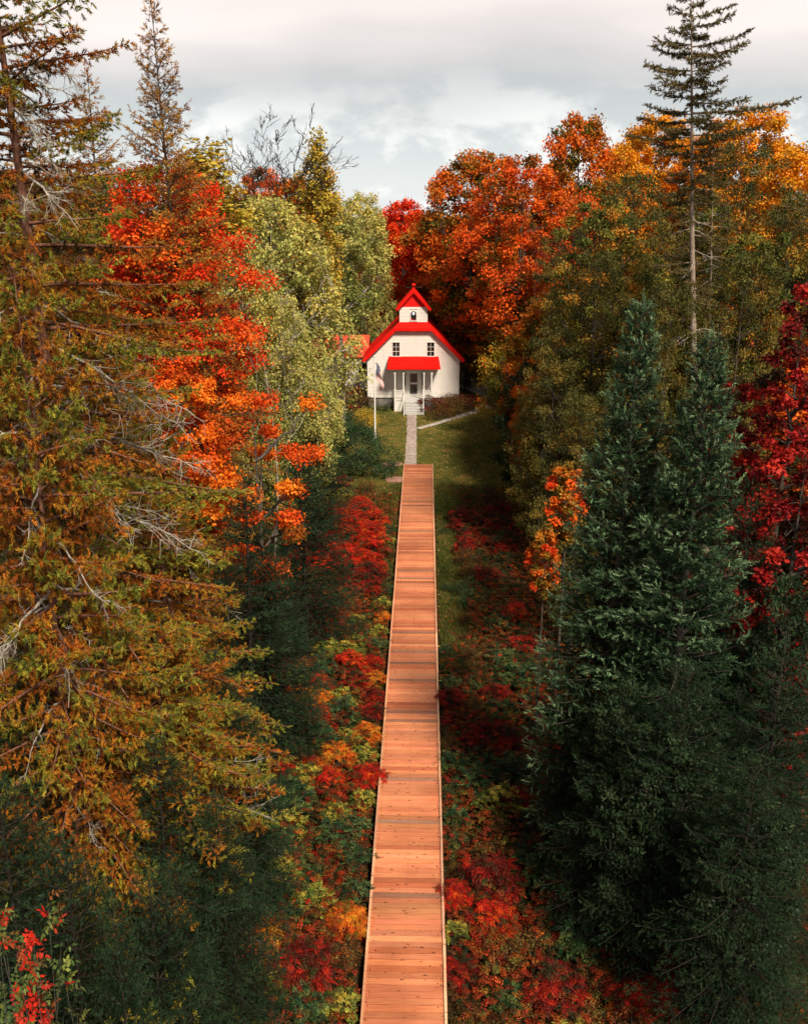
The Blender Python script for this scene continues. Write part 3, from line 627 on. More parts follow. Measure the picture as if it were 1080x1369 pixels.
def build_house():
    rng = np.random.default_rng(3); root = empty('house', (HX, HY, HZ)); D = 6.2; sl = (ZC - ZE) / (HW - HC); ZR = ZC + sl * HC
    tag(root, 'white clapboard lighthouse dwelling with bright red roof and small tower', 'house')
    # foundation
    A = Acc(); A.box(-HW + .06, HW - .06, .06, D - .06, -.9, ZS + .01); link('foundation', A.mesh('foundation', M['stone']), root)
    # walls: core behind the boards, then boards
    holes = [(-1.81, -1.21, 4.54, 5.73), (1.21, 1.81, 4.54, 5.73), (-.62, .68, ZS, 3.35)]
    A = Acc()
    def xh(z): return HW if z <= ZE else HW - (z - ZE) / sl
    clap(A, lambda z: -xh(z), xh, ZS, ZC, 0, holes)
    A.box(-HW + .01, -HW + .02, .05, D, ZS, ZE); A.box(HW - .02, HW - .01, .05, D, ZS, ZE)
    clap(A, lambda z: 0.0, lambda z: D, ZS, ZE, -HW, [], axis='x', facing=-1); clap(A, lambda z: 0.0, lambda z: D, ZS, ZE, HW, [(2.4, 3.2, 2.2, 3.6), (4.3, 5.1, 2.2, 3.6)], axis='x', facing=1)
    A.poly([(-HW + .03, ZS), (HW - .03, ZS), (HW - .03, ZE), (HC, ZC), (0, ZR - .15), (-HC, ZC), (-HW + .03, ZE)], D - .1, D - .02)
    A.poly([(-HW + .03, ZS), (HW - .03, ZS), (HW - .03, ZE), (HC, ZC), (-HC, ZC), (-HW + .03, ZE)], .10, .16)
    link('wall', A.mesh('wall', M['white']), root)
    A = Acc()
    for sx in (-1, 1): A.box(min(sx * (HW + .03), sx * (HW - .10)), max(sx * (HW + .03), sx * (HW - .10)), -.035, .10, ZS, ZE + .02)
    A.box(-HW - .04, HW + .04, -.045, .0, ZS - .16, ZS - .002)
    link('corner_board', A.mesh('corner_board', M['trim']), root)
    # roof
    A = Acc(); ov, fr = .38, .34; col = np.array([.78, .010, .006])
    ye = -fr; yr = ye + (ZR - ZC) / 1.0; zl = .12
    for sx in (-1, 1):
        e0 = (sx * (HW + ov), ye, ZE - ov * sl + zl); e1 = (sx * (HW + ov), D + fr, ZE - ov * sl + zl); c0 = (sx * HC, ye, ZC + zl); c1 = (sx * HC, D + fr, ZC + zl); r0 = (0, yr, ZR + zl); r1 = (0, D + fr, ZR + zl)
        roof_slab(A, e0, e1, c0, c1, 15, 26, col, rng); roof_slab(A, c0, c1, r0, r1, 10, 26, col, rng)
    # clipped front hip: three courses of a narrowing plane
    roof_slab(A, (-HC - .10, ye - .02, ZC + .06), (HC + .10, ye - .02, ZC + .06), (-.02, yr, ZR + zl + .02), (.02, yr, ZR + zl + .02), 9, 9, col, rng)
    roof = link('roof', A.mesh('roof', M['shingle'], True), root)
    A = Acc()   # rake boards and hip fascia
    for sx in (-1, 1):
        a = np.array([sx * (HW + ov + .02), ZE - (ov + .02) * sl]); b = np.array([sx * HC, ZC]); n_ = np.array([sx * sl, 1.0]); n_ /= np.linalg.norm(n_)
        pts = [a - n_ * .16, b - n_ * .16, b + n_ * .15, a + n_ * .15]; pts = pts if sx < 0 else pts[::-1]
        A.poly([tuple(p) for p in pts], ye - .06, ye + .02)
    A.box(-HC - .14, HC + .14, ye - .065, ye + .01, ZC - .17, ZC + .10)
    link('rake_board', A.mesh('rake_board', M['red']), roof)
    A = Acc(); A.box(-HW - ov, -HW, 0, D, ZE - .47, ZE - .43); link('soffit', A.mesh('soffit', M['white']), roof)
    A = Acc(); A.box(HW, HW + ov, 0, D, ZE - .47, ZE - .43); link('soffit', A.mesh('soffit', M['white']), roof)
    # tower
    ty0 = .08; tw = 1.21; zb, zt = 7.0, 8.77; A = Acc(); ah = [(-.33, .33, 7.57, 8.49)]
    clap(A, lambda z: -tw, lambda z: tw, zb, zt, ty0, ah, .12); clap(A, lambda z: ty0, lambda z: ty0 + 2 * tw, zb, zt, -tw, [], .12, -1, 'x'); clap(A, lambda z: ty0, lambda z: ty0 + 2 * tw, zb, zt, tw, [], .12, 1, 'x')
    A.box(-tw, tw, ty0 + 2 * tw - .05, ty0 + 2 * tw, zb, zt)
    A.box(-tw, -.36, ty0 + .03, ty0 + .08, zb, zt); A.box(.36, tw, ty0 + .03, ty0 + .08, zb, zt); A.box(-.36, .36, ty0 + .03, ty0 + .08, zb, 7.55); A.box(-.36, .36, ty0 + .03, ty0 + .08, 8.55, zt)
    A.box(-tw + .02, tw - .02, ty0 + .1, ty0 + 2 * tw - .07, zb, 7.45)
    # spandrels round the arch
    R_ = .27; cz = 8.17
    for sx in (-1, 1):
        arc = [(sx * R_ * cos(q), cz + R_ * sin(q)) for q in np.linspace(0, pi / 2, 8)]; pts = arc + [(0, 8.51), (sx * .34, 8.51), (sx * .34, cz)]
        for i in range(len(arc) - 1):
            q = [arc[i], arc[i + 1], (arc[i + 1][0], 8.51), (sx * .34, 8.51) if i == 0 else (arc[i][0], 8.51)]
            if i == 0: q = [arc[0], arc[1], (arc[1][0], 8.51), (sx * .34, 8.51), (sx * .34, cz)]
            A.poly(q if sx < 0 else q[::-1], ty0 - .012, ty0 + .04)
        A.box(min(sx * R_, sx * .34), max(sx * R_, sx * .34), ty0 - .012, ty0 + .04, 7.55, cz)
    tower = link('tower', A.mesh('tower', M['white']), root)
    A = Acc(); # arched frame
    qs = np.linspace(0, pi, 15); Ro, Ri = .30, .235
    for i in range(14):
        a, b = qs[i], qs[i + 1]; A.poly([(Ri * cos(a), cz + Ri * sin(a)), (Ro * cos(a), cz + Ro * sin(a)), (Ro * cos(b), cz + Ro * sin(b)), (Ri * cos(b), cz + Ri * sin(b))], ty0 - .05, ty0 + .06)
    A.box(-Ro, -Ri, ty0 - .05, ty0 + .06, 7.60, cz); A.box(Ri, Ro, ty0 - .05, ty0 + .06, 7.60, cz); A.box(-Ro - .04, Ro + .04, ty0 - .07, ty0 + .06, 7.52, 7.60)
    w = link('arched_window', A.mesh('arched_window', M['trim']), tower)
    A = Acc(); A.poly([(-Ri - .01, 7.6), (Ri + .01, 7.6)] + [((Ri + .01) * cos(q), cz + (Ri + .01) * sin(q)) for q in qs], ty0 + .26, ty0 + .28); link('lantern_backing', A.mesh('lantern_backing', M['iron']), tower)
    # lamp lens seen in the window
    lm, nt, N, L, b = nodes_of('lens_glow'); b.inputs['Base Color'].default_value = (.9, .88, .8, 1); b.inputs['Emission Color'].default_value = (1, .95, .85, 1); b.inputs['Emission Strength'].default_value = .9
    P = np.array([[[0, ty0 + .14, z] for z in (8.05, 8.08, 8.13, 8.19, 8.25, 8.30, 8.33)]]); V, F = tubes(P, [[.02, .07, .095, .10, .085, .05, .01]], 14); A = Acc(); A.add(V, F); link('lens', A.mesh('lens', lm, smooth=True), tower)
    P = np.array([[[0, ty0 + .14, z] for z in (7.6, 7.85, 7.95, 8.06)]]); V, F = tubes(P, [[.10, .05, .05, .09]], 10); A = Acc(); A.add(V, F); link('lens_pedestal', A.mesh('lens_pedestal', M['iron'], smooth=True), tower)
    # tower roof: gable with front rake
    A = Acc(); tov = .22; s2 = 1.12; za = zt + tw * s2; y0, y1 = ty0 - .28, ty0 + 2 * tw + .22
    for sx in (-1, 1): roof_slab(A, (sx * (tw + tov), y0, zt - tov * s2 + .12), (sx * (tw + tov), y1, zt - tov * s2 + .12), (0, y0, za + .12), (0, y1, za + .12), 9, 10, col, rng, .09)
    tr_ = link('tower_roof', A.mesh('tower_roof', M['shingle'], True), tower)
    A = Acc()   # red shingled gable face in courses
    def gx(z): return max(.02, (za - z) / s2)
    z = zt
    while z < za - .1:
        z1 = min(z + .15, za - .03); A.add(np.array([(-gx(z), ty0 - .035, z), (gx(z), ty0 - .035, z), (gx(z1), ty0 - .01, z1), (-gx(z1), ty0 - .01, z1), (-gx(z), ty0, z), (gx(z), ty0, z)]), [[0, 1, 2, 3], [4, 5, 1, 0]]); z = z1
    A.poly([(-gx(zt), zt), (gx(zt), zt), (0, za - .02)], ty0 + .0, ty0 + .05); link('gable_face', A.mesh('gable_face', M['red']), tower)
    A = Acc()
    for sx in (-1, 1):
        a = np.array([sx * (tw + tov + .03), zt - (tov + .03) * s2]); b = np.array([0, za]); n_ = np.array([sx * s2, 1.0]); n_ /= np.linalg.norm(n_)
        pts = [a - n_ * .10, b - np.array([0, .135]), b + np.array([0, .24]), a + n_ * .15]; pts = pts if sx < 0 else pts[::-1]
        A.poly([tuple(p) for p in pts], y0 - .05, y0 + .02)
    link('rake_board', A.mesh('rake_board', M['red']), tr_)
    zz = za + .2; P = np.array([[[0, y0 + .12, zz + q] for q in (0, .08, .12, .16, .21, .28, .36, .42, .45)]]); V, F = tubes(P, [[.10, .07, .05, .11, .165, .19, .165, .09, .01]], 16); A = Acc(); A.add(V, F); link('ball_finial', A.mesh('ball_finial', M['red'], smooth=True), tower)
    P = np.array([[[-.6, y0 + .12, zz + .10], [0, y0 + .12, zz + .11], [.62, y0 + .12, zz + .10]]]); V, F = tubes(P, [[.018, .018, .018]], 5); A = Acc(); A.add(V, F); 
    for sx in (-.6, .62): A.box(sx - .05, sx + .05, y0 + .08, y0 + .16, zz + .06, zz + .15)
    link('cross_bar', A.mesh('cross_bar', M['iron']), tower)
    # windows
    for cx in (-1.51, 1.51): window(root, cx, 5.135, .60, 1.18, 0, 2, 3, curtain=False)
    for cy in (2.8, 4.7): window(root, cy, 2.9, .78, 1.38, HW, 2, 4, 1, 'x')
    # door
    A = Acc(); A.box(-.62, -.42, -.02, .09, ZS, 3.3); A.box(.46, .68, -.02, .09, ZS, 3.3); A.box(-.66, .72, -.04, .09, 3.2, 3.38); A.box(-.42, .46, .0, .09, 3.08, 3.2)
    door = link('door', A.mesh('door', M['trim']), root)
    A = Acc(); A.box(-.42, .46, .085, .105, ZS, 3.1); link('pane', A.mesh('pane', M['glass']), door)
    A = Acc()
    for x0, x1 in ((-.42, -.30), (.35, .46)): A.box(x0, x1, .02, .075, ZS, 3.08)
    for z0, z1 in ((ZS, ZS + .16), (2.05, 2.2), (3.0, 3.08)): A.box(-.30, .35, .022, .074, z0, z1)
    link('storm_door', A.mesh('storm_door', M['trim']), door)
    A = Acc(); A.box(-.265, -.235, -.01, .04, 2.0, 2.15); A.box(-.28, -.22, -.03, -.01, 2.06, 2.09); link('handle', A.mesh('handle', M['iron']), door)
    for cx in (-.80, .86): A = Acc(); A.box(cx - .1, cx + .1, -.045, -.02, 1.95, 3.15); link('shutter', A.mesh('shutter', M['iron']), root)
    # porch
    pr = link('porch', None, root); PD = 1.75; pc = .02
    A = Acc(); cr = np.array([.80, .010, .006]); e = 2.28; tp = 2.18; z1, z0 = 4.50, 3.82
    roof_slab(A, (pc - e, -PD - .28, z0), (pc + e, -PD - .28, z0), (pc - tp, -.03, z1), (pc + tp, -.03, z1), 8, 14, cr, rng, .08)
    for sx in (-1, 1):
        V = np.array([(pc + sx * e, -PD - .28, z0), (pc + sx * e, -.03, z0), (pc + sx * tp, -.03, z1)]); A.add(V, [[0, 1, 2]], cr)
    A.box(pc - e - .02, pc + e + .02, -PD - .31, -PD - .25, z0 - .14, z0 + .02, cr)
    A.box(pc - e - .02, pc - e + .03, -PD - .25, -.03, z0 - .14, z0 - .01, cr); A.box(pc + e - .03, pc + e + .02, -PD - .25, -.03, z0 - .14, z0 - .01, cr)
    link('porch_roof', A.mesh('porch_roof', M['shingle'], True), pr)
    A = Acc(); A.box(pc - 1.75, pc + 1.75, -PD - .06, -.05, z0 - .28, z0 - .145); 
    xs = (-1.60, -.86, .90, 1.56)
    # arches between posts
    def arch(xa, xb, zt_, drop, th=.05):
        m = (xa + xb) / 2; r = (xb - xa) / 2; q = np.linspace(0, pi, 17)
        for i in range(16):
            p = [(m - r * cos(q[i]), zt_ - drop + drop * sin(q[i]) ** .8), (m - r * cos(q[i + 1]), zt_ - drop + drop * sin(q[i + 1]) ** .8)]
            A.poly([p[0], p[1], (p[1][0], zt_ + .02), (p[0][0], zt_ + .02)], -PD - th / 2, -PD + th / 2)
    arch(xs[0] + .05, xs[1] - .05, z0 - .27, .34); arch(xs[2] + .05, xs[3] - .05, z0 - .27, .34); arch(xs[1] + .05, xs[2] - .05, z0 - .27, .36)
    for sx, x in ((-1, xs[0] - .05), (1, xs[3] + .05)):
        pts = [(x, z0 - .27), (x, z0 - .75), (x + sx * .10, z0 - .42), (x + sx * .34, z0 - .27)]; A.poly(pts if sx > 0 else pts[::-1], -PD - .03, -PD + .03)
    link('arched_frieze', A.mesh('arched_frieze', M['trim']), pr)
    A = Acc(); A.box(-1.7, 1.66, -PD - .05, -.05, ZS - .10, ZS - .02); link('porch_floor', A.mesh('porch_floor', M['step']), pr)
    for x in xs:
        A = Acc(); zb_ = -.15; zt_ = z0 - .28
        A.box(x - .075, x + .075, -PD - .075, -PD + .075, zb_, ZS + .85); A.box(x - .052, x + .052, -PD - .052, -PD + .052, ZS + .85, zt_); A.box(x - .095, x + .095, -PD - .095, -PD + .095, ZS + .80, ZS + .88); A.box(x - .08, x + .08, -PD - .08, -PD + .08, zt_ - .3, zt_ - .22)
        link('post', A.mesh('post', M['trim']), pr)
    for x0, x1 in ((xs[0], xs[1]), (xs[2], xs[3])):
        A = Acc(); A.box(x0 + .07, x1 - .07, -PD - .025, -PD + .025, -.2, ZS - .12); A.box(x0 + .07, x1 - .07, -PD - .03, -PD + .03, ZS - .02, ZS + .05); A.box(x0 + .07, x1 - .07, -PD - .04, -PD + .04, ZS + .74, ZS + .80)
        for k in range(6): x = x0 + .14 + (x1 - x0 - .28) * k / 5; A.box(x - .022, x + .022, -PD - .018, -PD + .018, ZS + .05, ZS + .74)
        A.box(x0 + .3, x1 - .3, -PD - .036, -PD - .025, .2, ZS - .3)
        link('railing', A.mesh('railing', M['trim']), pr)
    for x in (xs[0], xs[3]):
        A = Acc(); A.box(x - .03, x + .03, -PD + .08, -.06, -.2, ZS - .12); A.box(x - .03, x + .03, -PD + .08, -.06, ZS + .74, ZS + .80)
        for k in range(8): y = -PD + .2 + k * .2; A.box(x - .018, x + .018, y - .02, y + .02, ZS + .0, ZS + .74)
        link('side_railing', A.mesh('side_railing', M['trim']), pr)
    A = Acc(); n = 5; rise = (ZS + .0) / (n + .2)
    for k in range(n):
        zt_ = ZS - .06 - rise * (k + .0); y_ = -PD - .06 - .27 * k
        A.box(-.74, .78, y_ - .29, y_ - .0, zt_ - .05 - rise * .15 - .04, zt_ - rise * .15); A.box(-.72, .76, y_ - .28, y_ - .255, zt_ - rise, zt_ - .05 - rise * .15)
    for x in (-.78, .79): 
        V = [(x, -PD - .06, ZS - .08), (x, -PD - .06 - .27 * n, .02), (x, -PD - .06 - .27 * n, -.25), (x, -PD - .06, -.25)]; W = [(q[0] + .045 * (1 if x > 0 else -1), q[1], q[2]) for q in V]
        A.add(np.array(V + W), [[0, 1, 2, 3], [7, 6, 5, 4], [0, 4, 5, 1], [1, 5, 6, 2], [2, 6, 7, 3], [3, 7, 4, 0]])
    link('steps', A.mesh('steps', M['step']), pr)
    for x in (-.82, .84):
        A = Acc(); A.box(x - .05, x + .05, -PD - .1 - .27 * n, -PD - .27 * n, -.2, .95)
        a = np.array([x, -PD - .05 - .27 * n, .86]); b = np.array([x, -PD, ZS + .84]); V, F = tubes(np.array([[a, (a + b) / 2, b]]), [[.035] * 3], 6); A.add(V, F); link('stair_rail', A.mesh('stair_rail', M['trim']), pr)
    # annex on the left, set back
    an = link('annex', None, root); A = Acc(); ay = 4.2; ax0, ax1 = -9.2, -HW - .05; zr0 = ZS - .3
    clap(A, lambda z: ax0, lambda z: ax1, ZS - .4, 2.9 + ZS, ay, [(-5.0, -4.25, 2.2, 3.25)]); A.box(ax0, ax1, ay + .02, ay + .06, -.6, 2.0); A.box(ax0, -5.05, ay + .02, ay + .06, 2.0, 2.9 + ZS); A.box(ax0, ax0 + .05, ay, ay + 4.4, -.6, 2.9 + ZS); A.box(ax0, ax1, ay + 4.35, ay + 4.4, -.6, 2.9 + ZS)
    link('wall', A.mesh('wall', M['white']), an)
    A = Acc(); tl = np.array([.60, .085, .045]); z_e = 2.82 + ZS
    roof_slab(A, (ax0 - .3, ay - .35, z_e), (ax1 + .02, ay - .35, z_e), (ax0 - .3, ay + 2.2, z_e + 1.75), (ax1 + .02, ay + 2.2, z_e + 1.75), 11, 22, tl, rng)
    roof_slab(A, (ax1 + .02, ay + 4.75, z_e), (ax0 - .3, ay + 4.75, z_e), (ax1 + .02, ay + 2.2, z_e + 1.75), (ax0 - .3, ay + 2.2, z_e + 1.75), 11, 22, tl, rng)
    link('roof', A.mesh('roof', M['shingle'], True), an); window(an, -4.62, 2.72, .74, 1.0, ay, 1, 2, curtain=False)
build_house()
# pale timber ramp beside the house
def build_ramp():
    a = ground_hit(613, 519); b = ground_hit(637, 530); root = empty('wooden_ramp', ((a + b) / 2)); tag(root, 'low pale timber ramp edge slanting from house to gravel path', 'ramp')
    d = (b - a); L = np.linalg.norm(d[:2]); th = atan2(d[1], d[0]); R = np.array([[cos(th), -sin(th), 0], [sin(th), cos(th), 0], [0, 0, 1]])
    wd = mat_plain('pale_timber', (.62, .57, .52), .7, .15, 5)
    A = Acc(); A.box(-L / 2, L / 2, -.06, .06, .28, .42, rot=R); link('beam', A.mesh('beam', wd), root)
    A = Acc(); A.box(-L / 2, L / 2, .75, .85, .28, .40, rot=R); link('beam', A.mesh('beam', wd), root)
    A = Acc(); A.box(-L / 2, L / 2, .07, .74, .20, .26, rot=R); link('deck', A.mesh('deck', wd), root)
    for k in range(5):
        x = -L / 2 + .15 + (L - .3) * k / 4
        for y in (0, .8): A = Acc(); A.box(x - .05, x + .05, y - .05, y + .05, -.4, .27, rot=R); link('support_post', A.mesh('support_post', wd), root)
build_ramp()
# flagpole and flag
def build_flag():
    fp = ground_hit(502, 586); top = at(500, 478, fp[1]); H = top[2] - fp[2]; fp = np.array([(fp[0] + top[0]) / 2, fp[1], fp[2]])
    root = empty('flagpole', fp); tag(root, 'slim white flagpole standing on the lawn left of the path', 'flagpole')
    pole = mat_plain('pole_paint', (.82, .80, .76), .4, .05)
    V, F = tubes(np.array([[[0, 0, z] for z in (-.3, H * .33, H * .66, H)]]), [[.075, .065, .055, .04]], 10); A = Acc(); A.add(V, F); link('pole', A.mesh('pole', pole, smooth=True), root)
    V, F = tubes(np.array([[[0, 0, H + z] for z in (0, .03, .07, .12, .15)]]), [[.03, .07, .085, .06, .01]], 10); A = Acc(); A.add(V, F); link('ball_finial', A.mesh('ball_finial', pole, smooth=True), root)
    A = Acc(); A.box(-.12, .12, -.12, .12, -.2, .28); link('base_sleeve', A.mesh('base_sleeve', pole), root)
    nu, nv = 60, 52; u = np.linspace(0, 1, nu)[None, :]; v = np.linspace(0, 1, nv)[:, None]
    z = -1.15 * v * (1 - .25 * u) - 1.75 * u ** 1.1; x = .08 + .60 * np.sin(np.minimum(u * 1.5, 1.4)) * (1 - .35 * v) + .10 * np.sin(7 * u + 5 * v); y = .14 * np.sin(9 * u + 7 * v) * u ** .5 + 0 * v
    V = np.stack([x, y, z], -1).reshape(-1, 3); i = np.arange(nu * nv).reshape(nv, nu); F = np.stack([i[:-1, :-1], i[1:, :-1], i[1:, 1:], i[:-1, 1:]], -1).reshape(-1, 4)
    fr, fc = np.meshgrid(np.arange(nv - 1), np.arange(nu - 1), indexing='ij'); mi = ((fr * 13 // (nv - 1)) % 2).ravel()   # 0 red 1 white
    r, c = fr.ravel(), fc.ravel(); canton = (r < (nv - 1) * 7 / 13) & (c < (nu - 1) * .4); mi = np.where(canton, 2, mi)
    star = canton & (r % 3 == 1) & ((c + (r // 3) % 2 * 1) % 3 == 1) & (c > 0); mi = np.where(star, 1, mi)
    fl = [mat_plain('flag_red', (.42, .02, .025), .8, .05), mat_plain('flag_white', (.75, .73, .70), .8, .05), mat_plain('flag_blue', (.025, .035, .12), .8, .05)]
    me = mk_mesh('flag', V, [F[mi == k] for k in range(3)], fl, smooth=True, fm=[0, 1, 2])
    f = link('flag', me, None, fp + np.array([0, 0, H - .35])); tag(f, 'limp striped flag with starry blue corner hanging from the flagpole', 'flag')
    sm = f.modifiers.new('thickness', 'SOLIDIFY'); sm.thickness = .008
build_flag()

# ------------------------------------------------------------------ palettes (leaf colours)
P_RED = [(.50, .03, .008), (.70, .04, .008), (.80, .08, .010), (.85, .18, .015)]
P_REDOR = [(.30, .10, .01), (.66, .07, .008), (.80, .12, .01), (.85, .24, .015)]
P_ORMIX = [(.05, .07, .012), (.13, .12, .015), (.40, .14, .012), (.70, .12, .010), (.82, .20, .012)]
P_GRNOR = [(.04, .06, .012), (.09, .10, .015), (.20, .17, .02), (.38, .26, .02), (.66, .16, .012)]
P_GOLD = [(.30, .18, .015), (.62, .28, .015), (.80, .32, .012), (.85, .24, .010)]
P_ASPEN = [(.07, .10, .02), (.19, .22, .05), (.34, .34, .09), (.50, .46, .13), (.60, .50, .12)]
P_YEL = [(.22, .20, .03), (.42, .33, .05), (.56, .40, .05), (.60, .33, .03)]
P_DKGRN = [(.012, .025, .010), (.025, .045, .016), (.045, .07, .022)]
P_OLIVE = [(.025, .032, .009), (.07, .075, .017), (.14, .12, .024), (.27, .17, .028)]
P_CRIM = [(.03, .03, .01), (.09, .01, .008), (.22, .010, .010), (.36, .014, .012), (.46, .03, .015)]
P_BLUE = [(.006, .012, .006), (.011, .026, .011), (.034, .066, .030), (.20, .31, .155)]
P_SPR = [(.005, .010, .005), (.010, .020, .009), (.020, .040, .018), (.042, .072, .032)]  # needle greens darkened to stand in for shade on the right-hand trees
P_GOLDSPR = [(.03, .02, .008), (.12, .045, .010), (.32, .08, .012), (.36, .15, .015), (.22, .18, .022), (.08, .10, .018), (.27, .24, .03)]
P_RUST = [(.05, .03, .01), (.16, .07, .018), (.34, .15, .025), (.40, .24, .035)]

# ------------------------------------------------------------------ big conifers close to the boardwalk
def far_of(px, py, D): return base_of(px, py, D)
# blue green spruces right of the walk
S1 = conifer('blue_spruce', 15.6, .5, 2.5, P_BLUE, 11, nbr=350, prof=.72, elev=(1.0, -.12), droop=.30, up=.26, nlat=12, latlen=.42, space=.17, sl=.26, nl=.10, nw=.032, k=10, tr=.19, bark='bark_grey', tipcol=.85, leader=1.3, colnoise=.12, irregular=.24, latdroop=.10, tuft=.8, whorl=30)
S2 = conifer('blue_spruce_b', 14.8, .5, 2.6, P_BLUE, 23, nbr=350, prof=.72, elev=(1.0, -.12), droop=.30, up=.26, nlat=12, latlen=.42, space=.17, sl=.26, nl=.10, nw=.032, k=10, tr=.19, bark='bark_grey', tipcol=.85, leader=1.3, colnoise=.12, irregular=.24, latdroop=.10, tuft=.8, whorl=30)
b, h = base_of(856, 398, 24.5); put(S1, 'spruce_tree', b, 'blue green spruce with pale bare leader, left one of two beside the boardwalk', 'tree', None, .4, (1, 1, h / 15.6))
b, h = base_of(950, 442, 23.0); put(S2, 'spruce_tree', b, 'dense blue green spruce standing right of its taller pale tipped neighbour', 'tree', None, 1.9, (1, 1, h / 14.8))
# big golden brown spruce at the left, dead limbs, top out of view
G1 = conifer('golden_spruce', 26.0, 3.0, 3.9, P_GOLDSPR, 31, nbr=240, prof=.42, elev=(.35, -.30), droop=.42, up=.16, nlat=16, latlen=.30, space=.11, sl=.16, nl=.10, nw=.036, k=11, tr=.34, bark='bark_red', tipcol=.8,
             colnoise=.40, irregular=.55, dead=75, deadlen=(.5, 1.05), dtwig=1.5, dead_range=(.05, .85), hangs=.12, keep=lambda t, th: .97 if t < .66 else .9, tuft=2.0, latdroop=.1, minlen=.4, jit=.2)
b, h = base_of(60, 500, 20.5); b = np.array([at(92, 800, 20.5)[0], 20.5, 0]); b[2] = gz(b[0], b[1])
put(G1, 'spruce_tree', b, 'huge golden brown spruce with reddish trunk and dead grey limbs at left', 'tree', None, .2)
G2 = conifer('golden_spruce_b', 14.0, 1.2, 3.1, P_GOLDSPR, 37, nbr=180, prof=.6, elev=(.5, -.25), droop=.40, up=.16, nlat=14, latlen=.32, space=.11, sl=.16, nl=.10, nw=.036, k=11, tr=.2, bark='bark_red', tipcol=.75,
             colnoise=.28, irregular=.35, dead=30, deadlen=(.6, 1.15), dead_range=(.1, .8), hangs=.1, tuft=2.0, latdroop=.1, minlen=.3, jit=.2)
b, h = base_of(200, 560, 24); put(G2, 'spruce_tree', b, 'mossy golden spruce tangled with bleached dead twigs, between huge golden spruce and dark firs', 'tree', None, 1.1, (1, 1, h / 14))
G4 = conifer('golden_spruce_c', 12.0, 5.2, 2.7, P_GOLDSPR, 39, nbr=130, prof=.5, elev=(.5, -.25), droop=.40, up=.16, nlat=14, latlen=.32, space=.11, sl=.16, nl=.10, nw=.036, k=11, tr=.2, bark='bark_red', tipcol=.75,
             colnoise=.28, irregular=.35, dead=26, deadlen=(.7, 1.2), dead_range=(.1, .8), hangs=.1, tuft=2.0, latdroop=.1, minlen=.3, jit=.2, rmax_t=.25)
b, h = base_of(205, 840, 19); put(G4, 'spruce_tree', b, 'low golden spruce full of pale dead twigs above the dark lower left firs', 'tree', None, 3.3, (1.0, 1.0, h / 12))
G3 = conifer('rusty_spruce', 24, 3, 4.3, P_RUST, 41, nbr=240, prof=.78, elev=(.75, -.1), droop=.25, up=.1, nlat=11, latlen=.34, space=.15, sl=.26, nl=.13, nw=.045, k=8, tr=.2, bark='bark_grey', tipcol=.6, colnoise=.25, irregular=.4, dead=8, deadlen=(.4, .9), tuft=1.2, keep=lambda t, th: .92, jit=.2)
b, h = base_of(205, -6, 42); put(G3, 'spruce_tree', b, 'airy olive brown spruce with pointed top rising against the sky at left', 'tree', None, .5, (1.0, 1.0, h / 24))
b, h = base_of(112, 95, 46); put(G3, 'spruce_tree', b, 'loose rust coloured spruce between the huge golden spruce trunk and pointed olive spruce', 'tree', None, 2.5, (1.1, 1.1, h / 24))
b, h = base_of(25, 170, 38); put(G3, 'spruce_tree', b, 'rust coloured spruce behind the trunk of the huge golden spruce', 'tree', None, 4.5, (1.5, 1.5, h / 24))
b, h = base_of(8, 300, 17.2); put(G2, 'spruce_tree', b, 'near golden spruce at the left edge in front of the huge golden spruce trunk', 'tree', None, 2.9, (.85, .85, h / 14))
b, h = base_of(72, 215, 31); put(G2, 'spruce_tree', b, 'golden rust spruce filling in right behind the huge golden spruce trunk', 'tree', None, 5.4, (1.25, 1.25, h / 14))
b, h = base_of(-8, 240, 28); put(G2, 'spruce_tree', b, 'golden spruce at the far left edge behind the huge golden one', 'tree', None, 2.2, (1.2, 1.2, h / 14))
b, h = base_of(120, 380, 32); put(G2, 'spruce_tree', b, 'golden olive spruce crown mixed with the brilliant red maple', 'tree', None, 4.4, (1.05, 1.05, h / 14))
# tall thin spruce on the right with long bare trunk
def asym(t, th):
    return (1.12 if (cos(th) > .3 and (int(t * 22) % 4 == 1)) else .75) * (1.2 if t > .5 else .6)
R3 = conifer('tall_spruce', 29, 15.0, 3.3, [(.03, .028, .012), (.07, .06, .022), (.13, .10, .035), (.18, .13, .04)], 53, nbr=120, prof=.42, elev=(.22, -.22), droop=.14, up=.16, nlat=17, latlen=.20, space=.10, sl=.2, nl=.12, nw=.042, k=10, tr=.27, bark='bark_pale', tipcol=.5, colnoise=.2,
             irregular=.5, dead=18, deadlen=(.2, .5), dead_range=(.3, .7), asym=asym, rmax_t=.18, keep=lambda t, th: (.9 if t > .35 else .45), dtwig=.5, lean=(-3.7, 0), tuft=1.4)
b, h = base_of(916, -40, 42); put(R3, 'spruce_tree', b + np.array([3.7, 0, 0]), 'tall thin spruce with long bare pale trunk and sparse top at right', 'tree', None, 0.0, (1, 1, h / 29))
R4 = conifer('slim_spruce', 22, 14, 1.6, [(.03, .028, .012), (.08, .06, .022), (.14, .10, .035)], 57, nbr=40, prof=.5, elev=(.3, -.2), droop=.2, up=.1, nlat=9, latlen=.3, space=.15, sl=.2, nl=.12, nw=.045, k=7, tr=.15, bark='bark_pale', dead=18, deadlen=(.3, .9), dead_range=(.2, .8), dtwig=.4, keep=lambda t, th: .7, lean=(-1.5, 0))
b, h = base_of(955, 185, 50); put(R4, 'spruce_tree', b + np.array([1.5, 0, 0]), 'slim dying spruce with bare trunk just behind the tall bare trunked spruce', 'tree', None, 0, (1, 1, h / 22))
